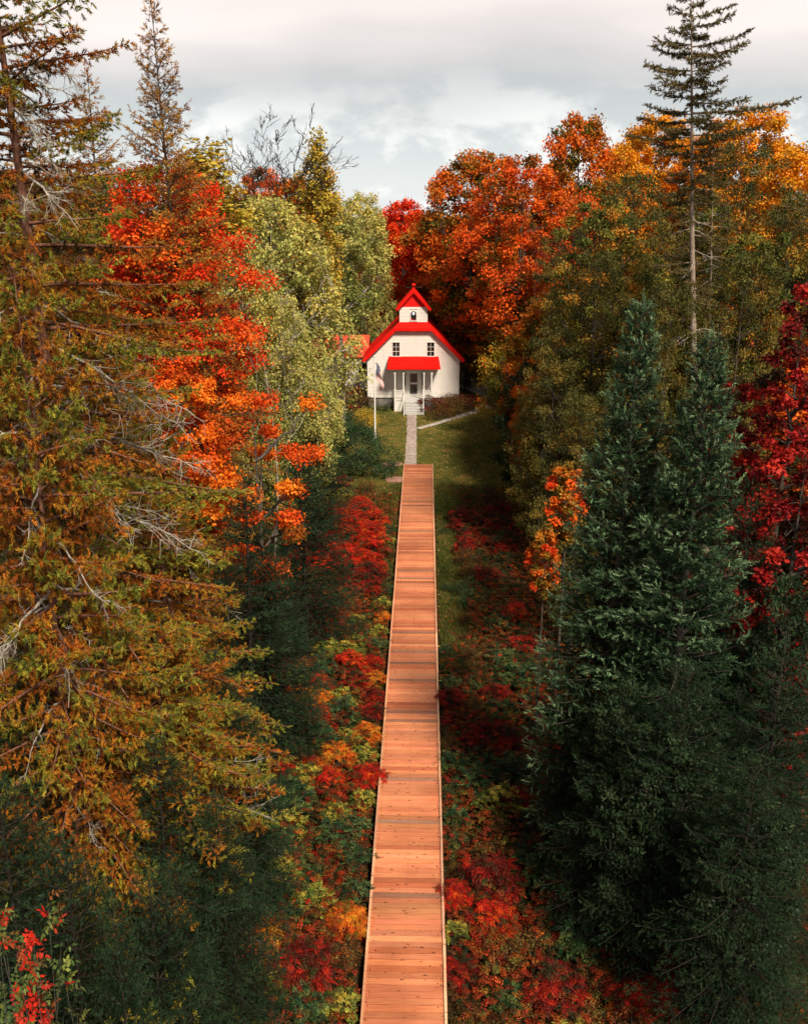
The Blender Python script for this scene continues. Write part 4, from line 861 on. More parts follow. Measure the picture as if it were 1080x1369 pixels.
b, h = base_of(1092, 150, 45); put(R3, 'spruce_tree', b, 'dark spruce bough tip poking in at the right edge of the sky', 'tree', None, 2.9, (.8, .8, h / 29))

# dark green firs
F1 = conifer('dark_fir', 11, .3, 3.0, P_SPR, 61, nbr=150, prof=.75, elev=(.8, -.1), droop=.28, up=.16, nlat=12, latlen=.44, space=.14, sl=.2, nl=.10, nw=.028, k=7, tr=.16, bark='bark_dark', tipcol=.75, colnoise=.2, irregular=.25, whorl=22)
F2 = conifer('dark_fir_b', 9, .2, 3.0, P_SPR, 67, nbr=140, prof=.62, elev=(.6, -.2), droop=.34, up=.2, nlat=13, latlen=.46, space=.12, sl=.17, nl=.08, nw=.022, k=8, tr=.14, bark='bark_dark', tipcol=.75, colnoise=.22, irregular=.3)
firs = [  # px, py of the tip, distance, prototype, width, label
 (325, 640, 29, F1, 1.0, 'dark green fir right of the golden spruces, tip under the orange maple spray'),
 (400, 600, 38, F1, 1.1, 'dark fir below the orange maple branches, close to bright red sumacs'),
 (365, 740, 30, F2, .75, 'small dense dark fir in front of the two pointed firs at left'),
 (420, 545, 50, F2, 1.0, 'dark fir beside the rounded green bush left of the lawn'),
 (285, 870, 22, F2, .75, 'blackish green fir bordering the red sumacs left of the boardwalk'),
 (205, 985, 17, F2, .85, 'broad dark fir with flat sprays at the lower left'),
 (120, 960, 19, F2, 1.1, 'dark fir with a pale stub of branch at lower left'),
 (20, 900, 17, F1, .8, 'dark fir touching the left edge below the golden foliage'),
 (80, 1120, 13, F2, .8, 'near dark fir above the young fir in the lower left corner'),
 (195, 1165, 13, F2, .62, 'short dark fir next to yellow leaved sapling, lower left'),
 (150, 1190, 11, F1, .45, 'young fir with pointed tip at the bottom left'),
 (-10, 1040, 14, F2, .9, 'dark fir partly outside the left edge, low down'),
 (1010, 640, 24, F1, .9, 'dark fir between the crimson maple and the blue green spruces'),
 (920, 880, 20, F2, .9, 'low blackish fir in front of the blue green spruces'),
 (1050, 860, 20, F2, 1.0, 'blackish fir in deep shade at the right edge'),
 (830, 960, 21, F2, .75, 'blackish fir above the crimson sumac at lower right'),
 (1010, 1010, 17, F2, .8, 'blackish fir low in the right corner shade'),
 (318, 925, 21, F2, .6, 'blackish fir closing the gap between golden spruces and red sumacs'),
 (290, 1060, 17.5, F2, .62, 'dark fir right of the yellow leaved saplings'),
 (222, 1150, 13.5, F2, .5, 'short dark fir just behind the yellow leaved saplings'),
 (812, 850, 24, F2, .6, 'dark fir with drooping sprays just left of the shaded broadleaf tree'),
]
for px, py, D, pr, w, lab in firs:
    b, h = base_of(px, py, D); H0 = 11 if pr is F1 else 9
    put(pr, 'fir_tree', b, lab, 'tree', 'dark firs beside the boardwalk', px * .7 % 6.28, (w, w, h / H0))

# ------------------------------------------------------------------ broadleaf trees
def bl(px, py, D, Rpx, cbf, lab, proto=None, name='maple_tree', group=None, rz=None, **kw):
    b, h = base_of(px, py, D); R = Rpx * zc(D, b[2] + h * .6) / FPX
    if proto is None:
        proto = broadleaf(name, h, h * cbf, R, **kw); proto_h[id(proto)] = (proto, h, R)
        return put(proto, name, b, lab, 'tree', group, 0), proto
    _, h0, R0 = proto_h[id(proto)]
    return put(proto, name, b, lab, 'tree', group, rz if rz is not None else px * .37 % 6.28, (R / R0, R / R0, h / h0)), proto
proto_h = {}
# left
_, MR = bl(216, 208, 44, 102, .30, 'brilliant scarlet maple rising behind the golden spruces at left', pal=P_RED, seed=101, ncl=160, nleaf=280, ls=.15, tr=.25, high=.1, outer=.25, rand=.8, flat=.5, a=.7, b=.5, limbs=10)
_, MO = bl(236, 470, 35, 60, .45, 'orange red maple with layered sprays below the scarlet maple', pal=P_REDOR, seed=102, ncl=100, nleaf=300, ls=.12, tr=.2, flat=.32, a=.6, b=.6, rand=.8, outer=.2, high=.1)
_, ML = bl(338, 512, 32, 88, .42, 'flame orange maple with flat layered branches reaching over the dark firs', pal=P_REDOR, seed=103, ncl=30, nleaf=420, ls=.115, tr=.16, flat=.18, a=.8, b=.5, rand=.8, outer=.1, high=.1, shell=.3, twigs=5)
_, AS = bl(360, 250, 60, 86, .06, 'broad yellow green aspen left of the house, pale dead limbs showing', name='aspen_tree', pal=P_ASPEN, seed=104, ncl=230, nleaf=170, ls=.20, tr=.3, flat=.6, a=.5, b=.6, high=.55, outer=.25, rand=.45, bark='bark_birch', limbs=12, twigs=3)
_, AT = bl(423, 168, 64, 22, .5, 'narrow yellow birch spire standing above the yellow green aspen', name='birch_tree', pal=P_YEL, seed=105, cr=.8, ncl=70, nleaf=190, ls=.19, tr=.14, flat=.9, a=.5, b=.8, bark='bark_birch', rand=.6)
bl(268, 182, 56, 48, .35, 'yellow olive birch topping the scarlet maple, below the bare tree', AT, 'birch_tree', rz=1.0)
bl(487, 250, 91, 38, .2, 'light yellow green aspen with whitish twigs leaning toward the scarlet maple behind the house', AS, 'aspen_tree', rz=2.0)
_, AH = bl(452, 258, 76, 56, .46, 'bright pale green aspen leaning to the house, between broad aspen and tower', name='aspen_tree', pal=P_ASPEN, seed=131, ncl=110, nleaf=190, ls=.21, tr=.24, flat=.6, a=.5, b=.6, high=.5, outer=.25, rand=.45, bark='bark_birch', limbs=10, twigs=3)
bl(318, 300, 52, 62, .2, 'olive yellow aspen between the scarlet maple and the broad aspen', AS, 'aspen_tree', rz=4.0)
bl(360, 345, 66, 36, .2, 'green lower aspen nearest the left side of the house', AS, 'aspen_tree', rz=5.2)
bl(375, 385, 50, 56, .2, 'dark olive aspen at the foot of the broad yellow green aspen', AS, 'aspen_tree', rz=3.1)
BT = bare_tree('bare_tree', 22, 201, bark='bark_dark', spread=.42, up=1.0, n1=22)
b, h = base_of(322, 146, 62); put(BT, 'bare_tree', b, 'leafless dark tree with fine twigs against the sky left of the aspens', 'tree', None, 2.3, (1.5, 1.5, h / 22))
DS = bare_tree('dead_sapling', 14, 203, tr=.07, n1=9, n2=3, n3=2, bark='bark_birch', spread=.7)
b, h = base_of(345, 330, 47); put(DS, 'bare_tree', b, 'thin white barked dead sapling before the broad aspen', 'tree', None, .3, (1, 1, h / 14))
bl(440, 520, 68, 18, .1, 'low yellow green sapling left of the red ground plants by the annex', AS, 'aspen_tree', rz=1.7)
bl(405, 475, 58, 42, .2, 'leafy green lower tree behind the flame orange maple', AS, 'aspen_tree', rz=.6)
# behind the house
_, MB = bl(538, 262, 98, 46, .2, 'scarlet maple directly behind the house tower', pal=[(.35, .015, .008), (.62, .025, .008), (.78, .06, .01), (.84, .16, .015)], seed=106, ncl=140, nleaf=220, ls=.26, tr=.25, flat=.6, rand=.8, high=.3)
bl(503, 330, 100, 40, .2, 'red maple behind the house between the aspens and the tower', MB, rz=2.0)
bl(583, 300, 104, 40, .2, 'orange red maple behind the right slope of the house roof', MB, rz=4.0)
_, MG = bl(632, 196, 88, 62, .25, 'tall green and orange maple at the sky gap right of the tower', pal=P_ORMIX, seed=107, cr=1.15, ncl=150, nleaf=250, ls=.26, tr=.3, flat=.55, rand=.9, outer=.3, high=.05, shell=.55)
_, MH = bl(700, 205, 80, 74, .25, 'large maple with flame orange crown between the green orange maples', pal=[(.04, .05, .012), (.12, .10, .013), (.38, .10, .012), (.66, .075, .010), (.78, .13, .010), (.80, .19, .014)], seed=108, cr=1.15, ncl=150, nleaf=260, ls=.22, tr=.3, flat=.5, rand=.8, outer=.3, high=.4)
bl(778, 146, 90, 56, .3, 'highest dark orange maple on the right skyline', MG, rz=1.5)
bl(612, 300, 94, 56, .1, 'rust red maple right behind the house', MH, rz=2.6)
bl(660, 370, 84, 50, .15, 'dusky orange maple above the small green tree by the house', MG, rz=4.4)
_, MS = bl(645, 376, 93, 60, .15, 'green maple turning yellow behind the right side of the house', pal=P_GRNOR, seed=109, ncl=110, nleaf=220, ls=.21, tr=.16, flat=.4, rand=.8, outer=.2, high=.2, twigs=3)
bl(712, 440, 70, 56, .25, 'low maple with green and orange leaves beside the gravel path', MS, rz=2.0)
bl(735, 395, 62, 52, .2, 'dim orange maple among the dark trees right of the path', MG, rz=5.0)
bl(742, 480, 52, 34, .2, 'small orange tipped maple in shade left of the blue green spruces', MS, rz=3.0)
_, MY = bl(880, 148, 105, 60, .3, 'golden orange maple on the skyline behind the tall bare trunked spruce', pal=P_GOLD, seed=110, ncl=150, nleaf=260, ls=.29, tr=.3, flat=.6, rand=.8, high=.3)
bl(1005, 138, 95, 62, .3, 'bright golden orange maple on the right skyline', MY, rz=1.0)
bl(1062, 190, 85, 62, .3, 'amber maple at the right edge of the skyline', MY, rz=2.5)
bl(945, 178, 100, 50, .3, 'amber maple just right of the tall bare spruce trunk', MY, rz=4.0)
bl(835, 190, 100, 46, .3, 'reddish gold maple left of the tall bare spruce trunk', MY, rz=5.5)
# olive trees of the right middle
_, OL = bl(850, 225, 62, 74, .1, 'olive green hemlock mass left of the tall bare spruce trunk', name='hemlock_tree', pal=P_OLIVE, seed=111, ncl=200, nleaf=200, ls=.19, tr=.28, flat=.35, rand=.8, outer=.3, high=.25, leafw=.5, twigs=3, a=.5, b=.5)
bl(1000, 182, 62, 70, .1, 'tall olive green tree right of the tall bare spruce trunk', OL, 'hemlock_tree', rz=1.2)
bl(930, 250, 55, 66, .1, 'olive hemlock directly behind the tall bare spruce trunk', OL, 'hemlock_tree', rz=2.2)
bl(1065, 255, 50, 62, .1, 'green tree at the right edge above the crimson maple', OL, 'hemlock_tree', rz=3.2)
bl(800, 330, 50, 60, .1, 'olive hemlock behind the pale leader of the blue green spruce', OL, 'hemlock_tree', rz=4.2)
bl(1000, 330, 44, 60, .1, 'brownish hemlock behind the right blue green spruce', OL, 'hemlock_tree', rz=5.2)
bl(900, 370, 40, 60, .1, 'brown olive hemlock between the two blue green spruce tips', OL, 'hemlock_tree', rz=.7)
bl(762, 300, 70, 44, .1, 'grey green hemlock beside the flame orange maple on the right', OL, 'hemlock_tree', rz=1.9)
bl(745, 430, 48, 50, .1, 'dark hemlock right of the lawn', OL, 'hemlock_tree', rz=2.9)
bl(780, 520, 38, 50, .1, 'dark hemlock low behind the left blue green spruce', OL, 'hemlock_tree', rz=3.9)
_, OM = bl(805, 262, 58, 58, .1, 'yellowish green maple beside the flame orange maple, left of the tall bare trunk', pal=[(.03, .045, .010), (.08, .10, .018), (.16, .16, .026), (.30, .22, .03), (.52, .18, .018)], seed=121, ncl=150, nleaf=220, ls=.17, tr=.22, flat=.4, rand=.9, outer=.2, high=.3, twigs=2)
bl(965, 265, 52, 56, .1, 'yellowish green maple right behind the slim dying spruce', OM, rz=1.3)
bl(1030, 300, 46, 50, .1, 'yellowish green maple above the crimson maple at right', OM, rz=2.6)
bl(716, 497, 55, 30, .3, 'small orange red maple under the dark trees right of the lawn', MG, rz=.8)
bl(870, 330, 46, 44, .1, 'yellowish green maple between the tall bare trunk and left blue green spruce tip', OM, rz=4.1)
_, DG = bl(715, 480, 60, 40, .05, 'nearly black green broadleaf tree at the right edge of the lawn', name='broadleaf_tree', pal=P_DKGRN, seed=112, ncl=150, nleaf=130, ls=.17, tr=.16, flat=.5, rand=.8, twigs=0, a=.4, b=.5)
BR = bare_tree('grey_shrub_tree', 12, 207, bark='bark_dark', tr=.1, n1=12, n2=6, n3=4, spread=.8, up=.5)
b, h = base_of(800, 240, 66); put(BT, 'bare_tree', b, 'leafless dark twigged tree half hidden among the right hand maples', 'tree', None, 2.0, (.8, .8, h / 22))
b, h = base_of(738, 430, 56); put(BR, 'bare_tree', b, 'bare twiggy small tree at the right side of the lawn', 'tree', None, 3.0, (.9, .9, h / 12))
# crimson and shaded trees at the right edge
_, CR = bl(1080, 365, 32, 50, .15, 'deep crimson maple at the right edge behind the dark firs', pal=P_CRIM, seed=113, ncl=110, nleaf=170, ls=.14, tr=.2, flat=.4, rand=.9, outer=.1, high=.1, hang=.3)
bl(1088, 555, 24, 66, .12, 'near crimson maple with hanging red leaves right of the blue green spruces', CR, rz=2.0)
bl(985, 500, 34, 40, .2, 'thin crimson maple half hidden behind the right blue green spruce', CR, rz=4.0)
_, SH = bl(885, 960, 20, 62, .1, 'shaded dark green broadleaf tree just above the lower right sumacs', name='broadleaf_tree', pal=[(.008, .016, .008), (.012, .026, .012), (.02, .04, .016), (.022, .042, .015), (.015, .03, .012), (.025, .045, .018), (.03, .055, .024), (.02, .04, .016), (.04, .065, .025)], seed=114, ncl=150, nleaf=140, ls=.10, tr=.10, flat=.4, rand=1.0, outer=.1, high=.1, twigs=4, leafw=.5, hang=.2)  # lower right shade is put into these leaf colours by darkening them
bl(835, 905, 21.5, 48, .1, 'dark broadleaf tree with silvery green leaves at the feet of the blue green spruces', SH, 'broadleaf_tree', rz=2.1)
bl(1015, 1060, 17.5, 66, .1, 'dark broadleaf tree filling the lower right corner', SH, 'broadleaf_tree', rz=3.9)
bl(1062, 760, 22, 56, .1, 'dark leafy tree under the crimson maple at the right edge', SH, 'broadleaf_tree', rz=5.0)
_, OS = bl(760, 615, 34, 22, .68, 'young orange and gold maple left of the blue green spruces', pal=[(.10, .09, .015), (.45, .20, .02), (.72, .14, .012), (.78, .06, .012)], seed=115, ncl=40, nleaf=150, ls=.12, tr=.08, flat=.4, rand=.9, twigs=4)
bl(730, 700, 31, 18, .3, 'small rusty maple sapling tucked against the left blue green spruce', OS, rz=2.0)

# ------------------------------------------------------------------ trees beyond the house and at the sides, filling the far view
rngF = np.random.default_rng(77)
far_protos = [(MG, 'maple_tree', 'green and orange'), (MH, 'maple_tree', 'orange'), (OL, 'hemlock_tree', 'olive'), (DG, 'broadleaf_tree', 'dark green')]
spots = []
for k in range(46):
    X = -62 + k * 2.9 + rngF.normal(0, .6); Y = 112 + rngF.uniform(-6, 22)
    if abs(X - 3) < 7: Y += 8
    spots.append((X, Y))
for k in range(16): spots.append((-13 - rngF.uniform(0, 14), 30 + k * 4.6 + rngF.uniform(-1, 1))); spots.append((15 + rngF.uniform(2, 15), 30 + k * 4.6 + rngF.uniform(-1, 1)))
for X, Y in spots:
    pr, nm, colr = far_protos[rngF.integers(0, 4) if Y > 100 else rngF.integers(1, 4)]; _, h0, R0 = proto_h[id(pr)]
    hh = (rngF.uniform(18, 22) if abs(X - 4) > 14 else rngF.uniform(11, 13.5)) if Y > 100 else rngF.uniform(10, 15); rr = rngF.uniform(3.2, 4.6)
    u = X / zc(Y, 5) * FPX + 540
    put(pr, nm, (X, Y, float(gz(X, Y)) - .1), 'one of the %s trees of the wood %s' % (colr, 'beyond the house' if Y > 100 else ('behind the golden spruces' if X < 0 else 'behind the right hand spruces')), 'tree', 'trees of the wood ' + ('beyond the house' if Y > 100 else ('at left' if X < 0 else 'at right')) + ', ' + colr, rngF.uniform(0, 6.28), (rr / R0, rr / R0, hh / h0))

# ------------------------------------------------------------------ shrubs
def fronds(O, D, L, npair, ll, lw, rng, cols, droop=.5):
    """compound leaves: origin, direction, length; leaflets in pairs along an arched midrib"""
    n = len(O); D = nrm(D); q = (np.arange(npair) + .6) / npair; S = nrm(np.cross(D, [0, 0, 1.]) + 1e-4)
    P = O[:, None] + D[:, None] * (L[:, None] * q[None])[..., None]; P[..., 2] -= droop * L[:, None] * q[None] ** 2
    T = nrm(D[:, None] + np.array([0, 0, -1.]) * (2 * droop * q)[None, :, None])
    pts, nn, dd, sz = [], [], [], []
    env = np.sin(np.clip(q * .85 + .15, 0, 1) * pi) ** .5
    for sgn in (-1, 1):
        d = nrm(S[:, None] * sgn * .9 + T * .45 + np.array([0, 0, -.18]) + rng.normal(0, .08, P.shape)); pts.append(P); dd.append(d)
        nn.append(nrm(np.cross(d, T) * (-sgn) + rng.normal(0, .15, P.shape))); sz.append(np.broadcast_to(ll * env, (n, npair)))
    pts.append(P[:, -1:]); dd.append(T[:, -1:]); nn.append(nrm(np.cross(S, T[:, -1])[:, None] + 0)); sz.append(np.full((n, 1), ll))
    P = np.concatenate(pts, 1).reshape(-1, 3); dd = np.concatenate(dd, 1).reshape(-1, 3); nn = np.concatenate(nn, 1).reshape(-1, 3); sz = np.concatenate(sz, 1).reshape(-1)
    c = np.repeat(cols, len(P) // n, 0) * np.exp(rng.normal(0, .12, (len(P), 1)))
    return rhombs(P, nn, sz, sz * lw, rng, c, dirs=dd)
def shrub(name, seed, H, W, pal, kind, ntip=26, bark='bark_grey'):
    rng = np.random.default_rng(seed); A = Acc(); th = np.arange(ntip) * 2.4 + rng.normal(0, .3, ntip); rr = W * np.sqrt((np.arange(ntip) + .5) / ntip)
    tip = np.stack([np.cos(th) * rr, np.sin(th) * rr, H * (1 - .45 * (rr / W) ** 2) * rng.uniform(.68, 1.08, ntip)], 1)
    base = tip * np.array([.12, .12, 0]); base[:, 2] = -.1
    V, F = tubes(bez(base, tip, .05 * H * np.ones(ntip), 5, rng, .03), np.linspace(.014, .005, 5)[None] * np.ones((ntip, 1)), 4); A.add(V, F)
    mt = rng.uniform(0, 1, ntip)
    if kind == 'sumac':
        k = 9; a = rng.uniform(0, 6.28, (ntip, 1)) + np.arange(k)[None] * 2 * pi / k * 1.6; el = rng.uniform(.0, .75, (ntip, k))
        D = np.stack([np.cos(a) * np.cos(el), np.sin(a) * np.cos(el), np.sin(el)], -1).reshape(-1, 3); O = np.repeat(tip, k, 0) - np.array([0, 0, 1.]) * np.tile(np.linspace(0, .15, k), ntip)[:, None]
        L = rng.uniform(.26, .44, ntip * k); V, F, T = fronds(O, D, L, 8, .115, .30, rng, pick(pal, .15 + .75 * np.repeat(mt, k) + rng.normal(0, .22, ntip * k), rng, .2), .5)
    elif kind == 'ash':
        k = 9; a = rng.uniform(0, 6.28, (ntip, k)); el = rng.uniform(-.2, .9, (ntip, k)); D = np.stack([np.cos(a) * np.cos(el), np.sin(a) * np.cos(el), np.sin(el)], -1).reshape(-1, 3)
        O = np.repeat(tip, k, 0) - np.array([0, 0, 1.]) * rng.uniform(0, .35, (ntip * k, 1)); L = rng.uniform(.16, .28, ntip * k)
        V, F, T = fronds(O, D, L, 4, .10, .52, rng, pick(pal, np.repeat(mt, k) + rng.normal(0, .24, ntip * k), rng, .2), .3)
    else:
        k = 60; P = np.repeat(tip, k, 0) + rng.normal(0, .13, (ntip * k, 3)) - np.array([0, 0, 1.]) * np.abs(rng.normal(0, .22, (ntip * k, 1)))
        V, F, T = rhombs(P, rng.normal(0, .6, P.shape) + (0, 0, .8), rng.uniform(.05, .10, len(P)), rng.uniform(.035, .06, len(P)), rng, pick(pal, np.repeat(mt, k) + rng.normal(0, .15, ntip * k), rng, .18))
    return [('stem', A.mesh(name + '_stem', M[bark], smooth=True)), ('foliage', mk_mesh(name + '_foliage', V, [F], M['leaf'], np.clip(T, .002, .95)))]
SP_RED = [(.06, .07, .02), (.16, .012, .008), (.42, .015, .010), (.62, .03, .010), (.74, .10, .014)]
SP_DRED = [(.03, .05, .018), (.06, .014, .008), (.15, .012, .010), (.32, .016, .010), (.48, .03, .012)]
SP_ORG = [(.12, .12, .02), (.35, .05, .010), (.62, .12, .012), (.74, .22, .02), (.68, .32, .03)]
SP_GRN = [(.018, .045, .018), (.035, .075, .028), (.07, .12, .04), (.14, .18, .05)]
SP_YGR = [(.07, .11, .02), (.18, .20, .035), (.34, .32, .05), (.52, .40, .06)]
SP_BRN = [(.05, .025, .012), (.12, .05, .018), (.22, .09, .02), (.16, .14, .03)]
kinds = {'red': ('bright red sumac', SP_RED, 'sumac'), 'dred': ('dark red sumac', SP_DRED, 'sumac'), 'org': ('orange sumac', SP_ORG, 'sumac'), 'grn': ('dark green ash shrub', SP_GRN, 'ash'),
         'ygr': ('yellow green ash shrub', SP_YGR, 'ash'), 'brn': ('brownish leafy shrub', SP_BRN, 'leafy'), 'dgr': ('dark green leafy shrub', SP_GRN, 'leafy')}
protoS = {}
for i, (k, (lab, pal, kd)) in enumerate(kinds.items()):
    protoS[k] = [shrub('shrub_' + k + str(j), 300 + i * 7 + j, 1.25, .85, pal, kd, 24 + 6 * j) for j in range(3)]
ordn = ['first', 'second', 'third', 'fourth', 'fifth', 'sixth', 'seventh', 'eighth', 'ninth', 'tenth', 'eleventh', 'twelfth', 'thirteenth', 'fourteenth', 'fifteenth', 'sixteenth', 'seventeenth', 'eighteenth', 'nineteenth', 'twentieth',
        'twenty-first', 'twenty-second', 'twenty-third', 'twenty-fourth', 'twenty-fifth', 'twenty-sixth', 'twenty-seventh', 'twenty-eighth', 'twenty-ninth', 'thirtieth', 'thirty-first', 'thirty-second', 'thirty-third', 'thirty-fourth', 'thirty-fifth', 'thirty-sixth', 'thirty-seventh', 'thirty-eighth', 'thirty-ninth', 'fortieth']
rngS = np.random.default_rng(9)
def choose(side, D, r):
    if side < 0:
        if D < 21.5: w = dict(red=6, org=3, ygr=2.5, dred=2, brn=1, grn=1)
        elif D < 27: w = dict(grn=5, ygr=3, org=1.5, dgr=1, red=.8)
        elif D < 35: w = dict(red=5, org=2, ygr=2.5, dred=1.5, grn=1, brn=1)
        elif D < 42: w = dict(ygr=4, org=3, red=1, grn=1, brn=1)
        elif D < 47: w = dict(dgr=3, brn=3, ygr=1.5, dred=1)
        elif D < 57: w = dict(red=9, dred=1)
        else: w = dict(brn=3, dgr=4, dred=1, ygr=1)
        if r == 0 and 42 < D: w = dict(brn=2, dgr=4, ygr=1.5)
    else:
        if D < 24: w = dict(dred=4, red=1.4, brn=4, grn=3, ygr=1)
        elif D < 36: w = dict(grn=4, dred=2.6, brn=4, red=1.2, ygr=1, dgr=2)
        elif D < 44: w = dict(dred=2, dgr=4, brn=4, red=.6, grn=3)
        else: w = dict(dgr=4, dred=4, brn=3)
        if r == 0 and D > 36: w = dict(dgr=3, brn=1)
    k = list(w); p = np.array(list(w.values())); return k[rngS.choice(len(k), p=p / p.sum())]
rown = {-1: ['left row touching the boardwalk', 'second row left of the boardwalk', 'third row left of the boardwalk', 'fourth row left of the boardwalk', 'fifth row left of the boardwalk'],
        1: ['right row touching the boardwalk', 'second row right of the boardwalk', 'third row right of the boardwalk', 'fourth row right of the boardwalk', 'fifth row right of the boardwalk', 'sixth row right of the boardwalk', 'seventh row right of the boardwalk']}
for side in (-1, 1):
    for r in range(5 if side < 0 else 7):
        Y = 15.2 + rngS.uniform(0, 1); cnt = {}
        while Y < (61 if r < (5 if side < 0 else 4) else 20.5):
            X = walkx(Y) + side * (1.07 + .5 + 1.08 * r + rngS.uniform(-.35, .4) * (1 if r else .4)); skip = (side > 0 and r == 0 and Y > 38 and rngS.uniform() < .8) or (Y > 56 and r < 2) or (side > 0 and Y > 55 and r < 3)
            if not skip:
                k = choose(side, Y, r); lab, _, kd = kinds[k]; cnt[k] = cnt.get(k, 0) + 1
                s = (rngS.uniform(.48, .66) if r == 0 else rngS.uniform(.55, 1.0)) * (.8 if k in ('brn', 'dgr') else 1) * (1.35 if (side < 0 and 46 < Y < 57 and r > 0 and k == 'red') else 1)
                put(protoS[k][rngS.integers(0, 3)], 'sumac_shrub' if kd == 'sumac' else 'leafy_shrub', (X, Y, float(gz(X, Y)) - .03), '%s %s from the near end, %s' % (ordn[cnt[k] - 1], lab, rown[side][r]), 'shrub',
                    'shrubs beside the boardwalk', rngS.uniform(0, 6.28), (s * rngS.uniform(.95, 1.2), s * rngS.uniform(.95, 1.2), s))
            Y += 1.12 * rngS.uniform(.85, 1.25) * (1.12 if Y < 36 else 1.45)
def single(px, py, D, key, s, label, name='leafy_shrub', j=0, grp=None):
    p = at(px, py, D) if D else ground_hit(px, py); g = float(gz(p[0], p[1])); put(protoS[key][j], name, (p[0], p[1], g - .03), label, 'shrub', grp, px * .9 % 6.28, s)
YS = shrub('yellow_shrub', 77, 2.0, 1.0, [(.45, .30, .03), (.68, .42, .03), (.78, .50, .04)], 'leafy', 40)
p = ground_hit(489, 580); put(YS, 'leafy_shrub', p, 'bright yellow leaved shrub beside the flagpole, left of the lawn', 'shrub', None, 0, 1.1)
RB = broadleaf('round_bush', 3.4, .2, 2.7, [(.02, .045, .02), (.04, .08, .03), (.07, .12, .045)], 88, ncl=90, nleaf=150, ls=.11, tr=.08, flat=.6, a=.3, b=.55, limbs=10, cr=.75)
RB = [('stem', RB[0][1]), ('foliage', RB[1][1])]
p = ground_hit(478, 628); put(RB, 'leafy_shrub', p, 'big rounded dark green bush at the left corner of the lawn', 'shrub')
p = ground_hit(440, 590); put(RB, 'leafy_shrub', p, 'dark green bush left of the big rounded one', 'shrub', None, 4.0, (.9, .9, .9))
for i, (px, py, s) in enumerate(((455, 528, 1.5), (472, 538, 1.4), (440, 550, 1.5), (463, 560, 1.3), (484, 545, 1.2), (430, 530, 1.4), (448, 510, 1.5), (478, 518, 1.3))):
    single(px, py, None, 'dred' if i % 2 else 'brn', (s, s, s), '%s rusty red shrub of the patch left of the house, from the annex wall outward' % ordn[i], j=i % 3)
for i, (px, py, s) in enumerate(((578, 551, 1.1), (595, 555, 1.2), (612, 553, 1.2), (628, 547, 1.0), (586, 560, .9), (605, 545, 1.0), (622, 540, .9))):
    single(px, py, None, 'brn' if i % 3 else 'dred', (s * 1.65, s * 1.3, s * 1.1), '%s low maroon shrub in the bed right of the porch steps' % ordn[i], j=i % 3)
for i, (px, py) in enumerate(((505, 548), (515, 550))):
    single(px, py, None, 'dgr', (.5, .5, .6), '%s small dark shrub against the stone foundation left of the porch' % ordn[i], j=i)
# saplings low at the left
SY = shrub('yellow_sapling', 501, 5.0, .9, [(.20, .22, .03), (.46, .36, .04), (.62, .42, .05)], 'ash', 12)
b, h = base_of(165, 1262, 12.5); put(SY, 'young_tree', b, 'thin sapling with yellow leaves among dark firs, lower left', 'tree', None, 0, (.7, .7, h / 5))
b, h = base_of(232, 1205, 13.5); put(SY, 'young_tree', b, 'thin sapling with few yellow leaves, right of the other yellow sapling', 'tree', None, 2, (.5, .5, h / 5))
CRN = shrub('red_green_sapling', 503, 6.0, 1.1, [(.05, .09, .025), (.12, .16, .04), (.16, .18, .04), (.08, .12, .03), (.50, .02, .012), (.62, .03, .012)], 'ash', 75)
b, h = base_of(22, 1190, 9.5); put(CRN, 'young_tree', b, 'sapling with bright red and green leaves in the bottom left corner', 'tree', None, 0, (.75, .75, h / 6))

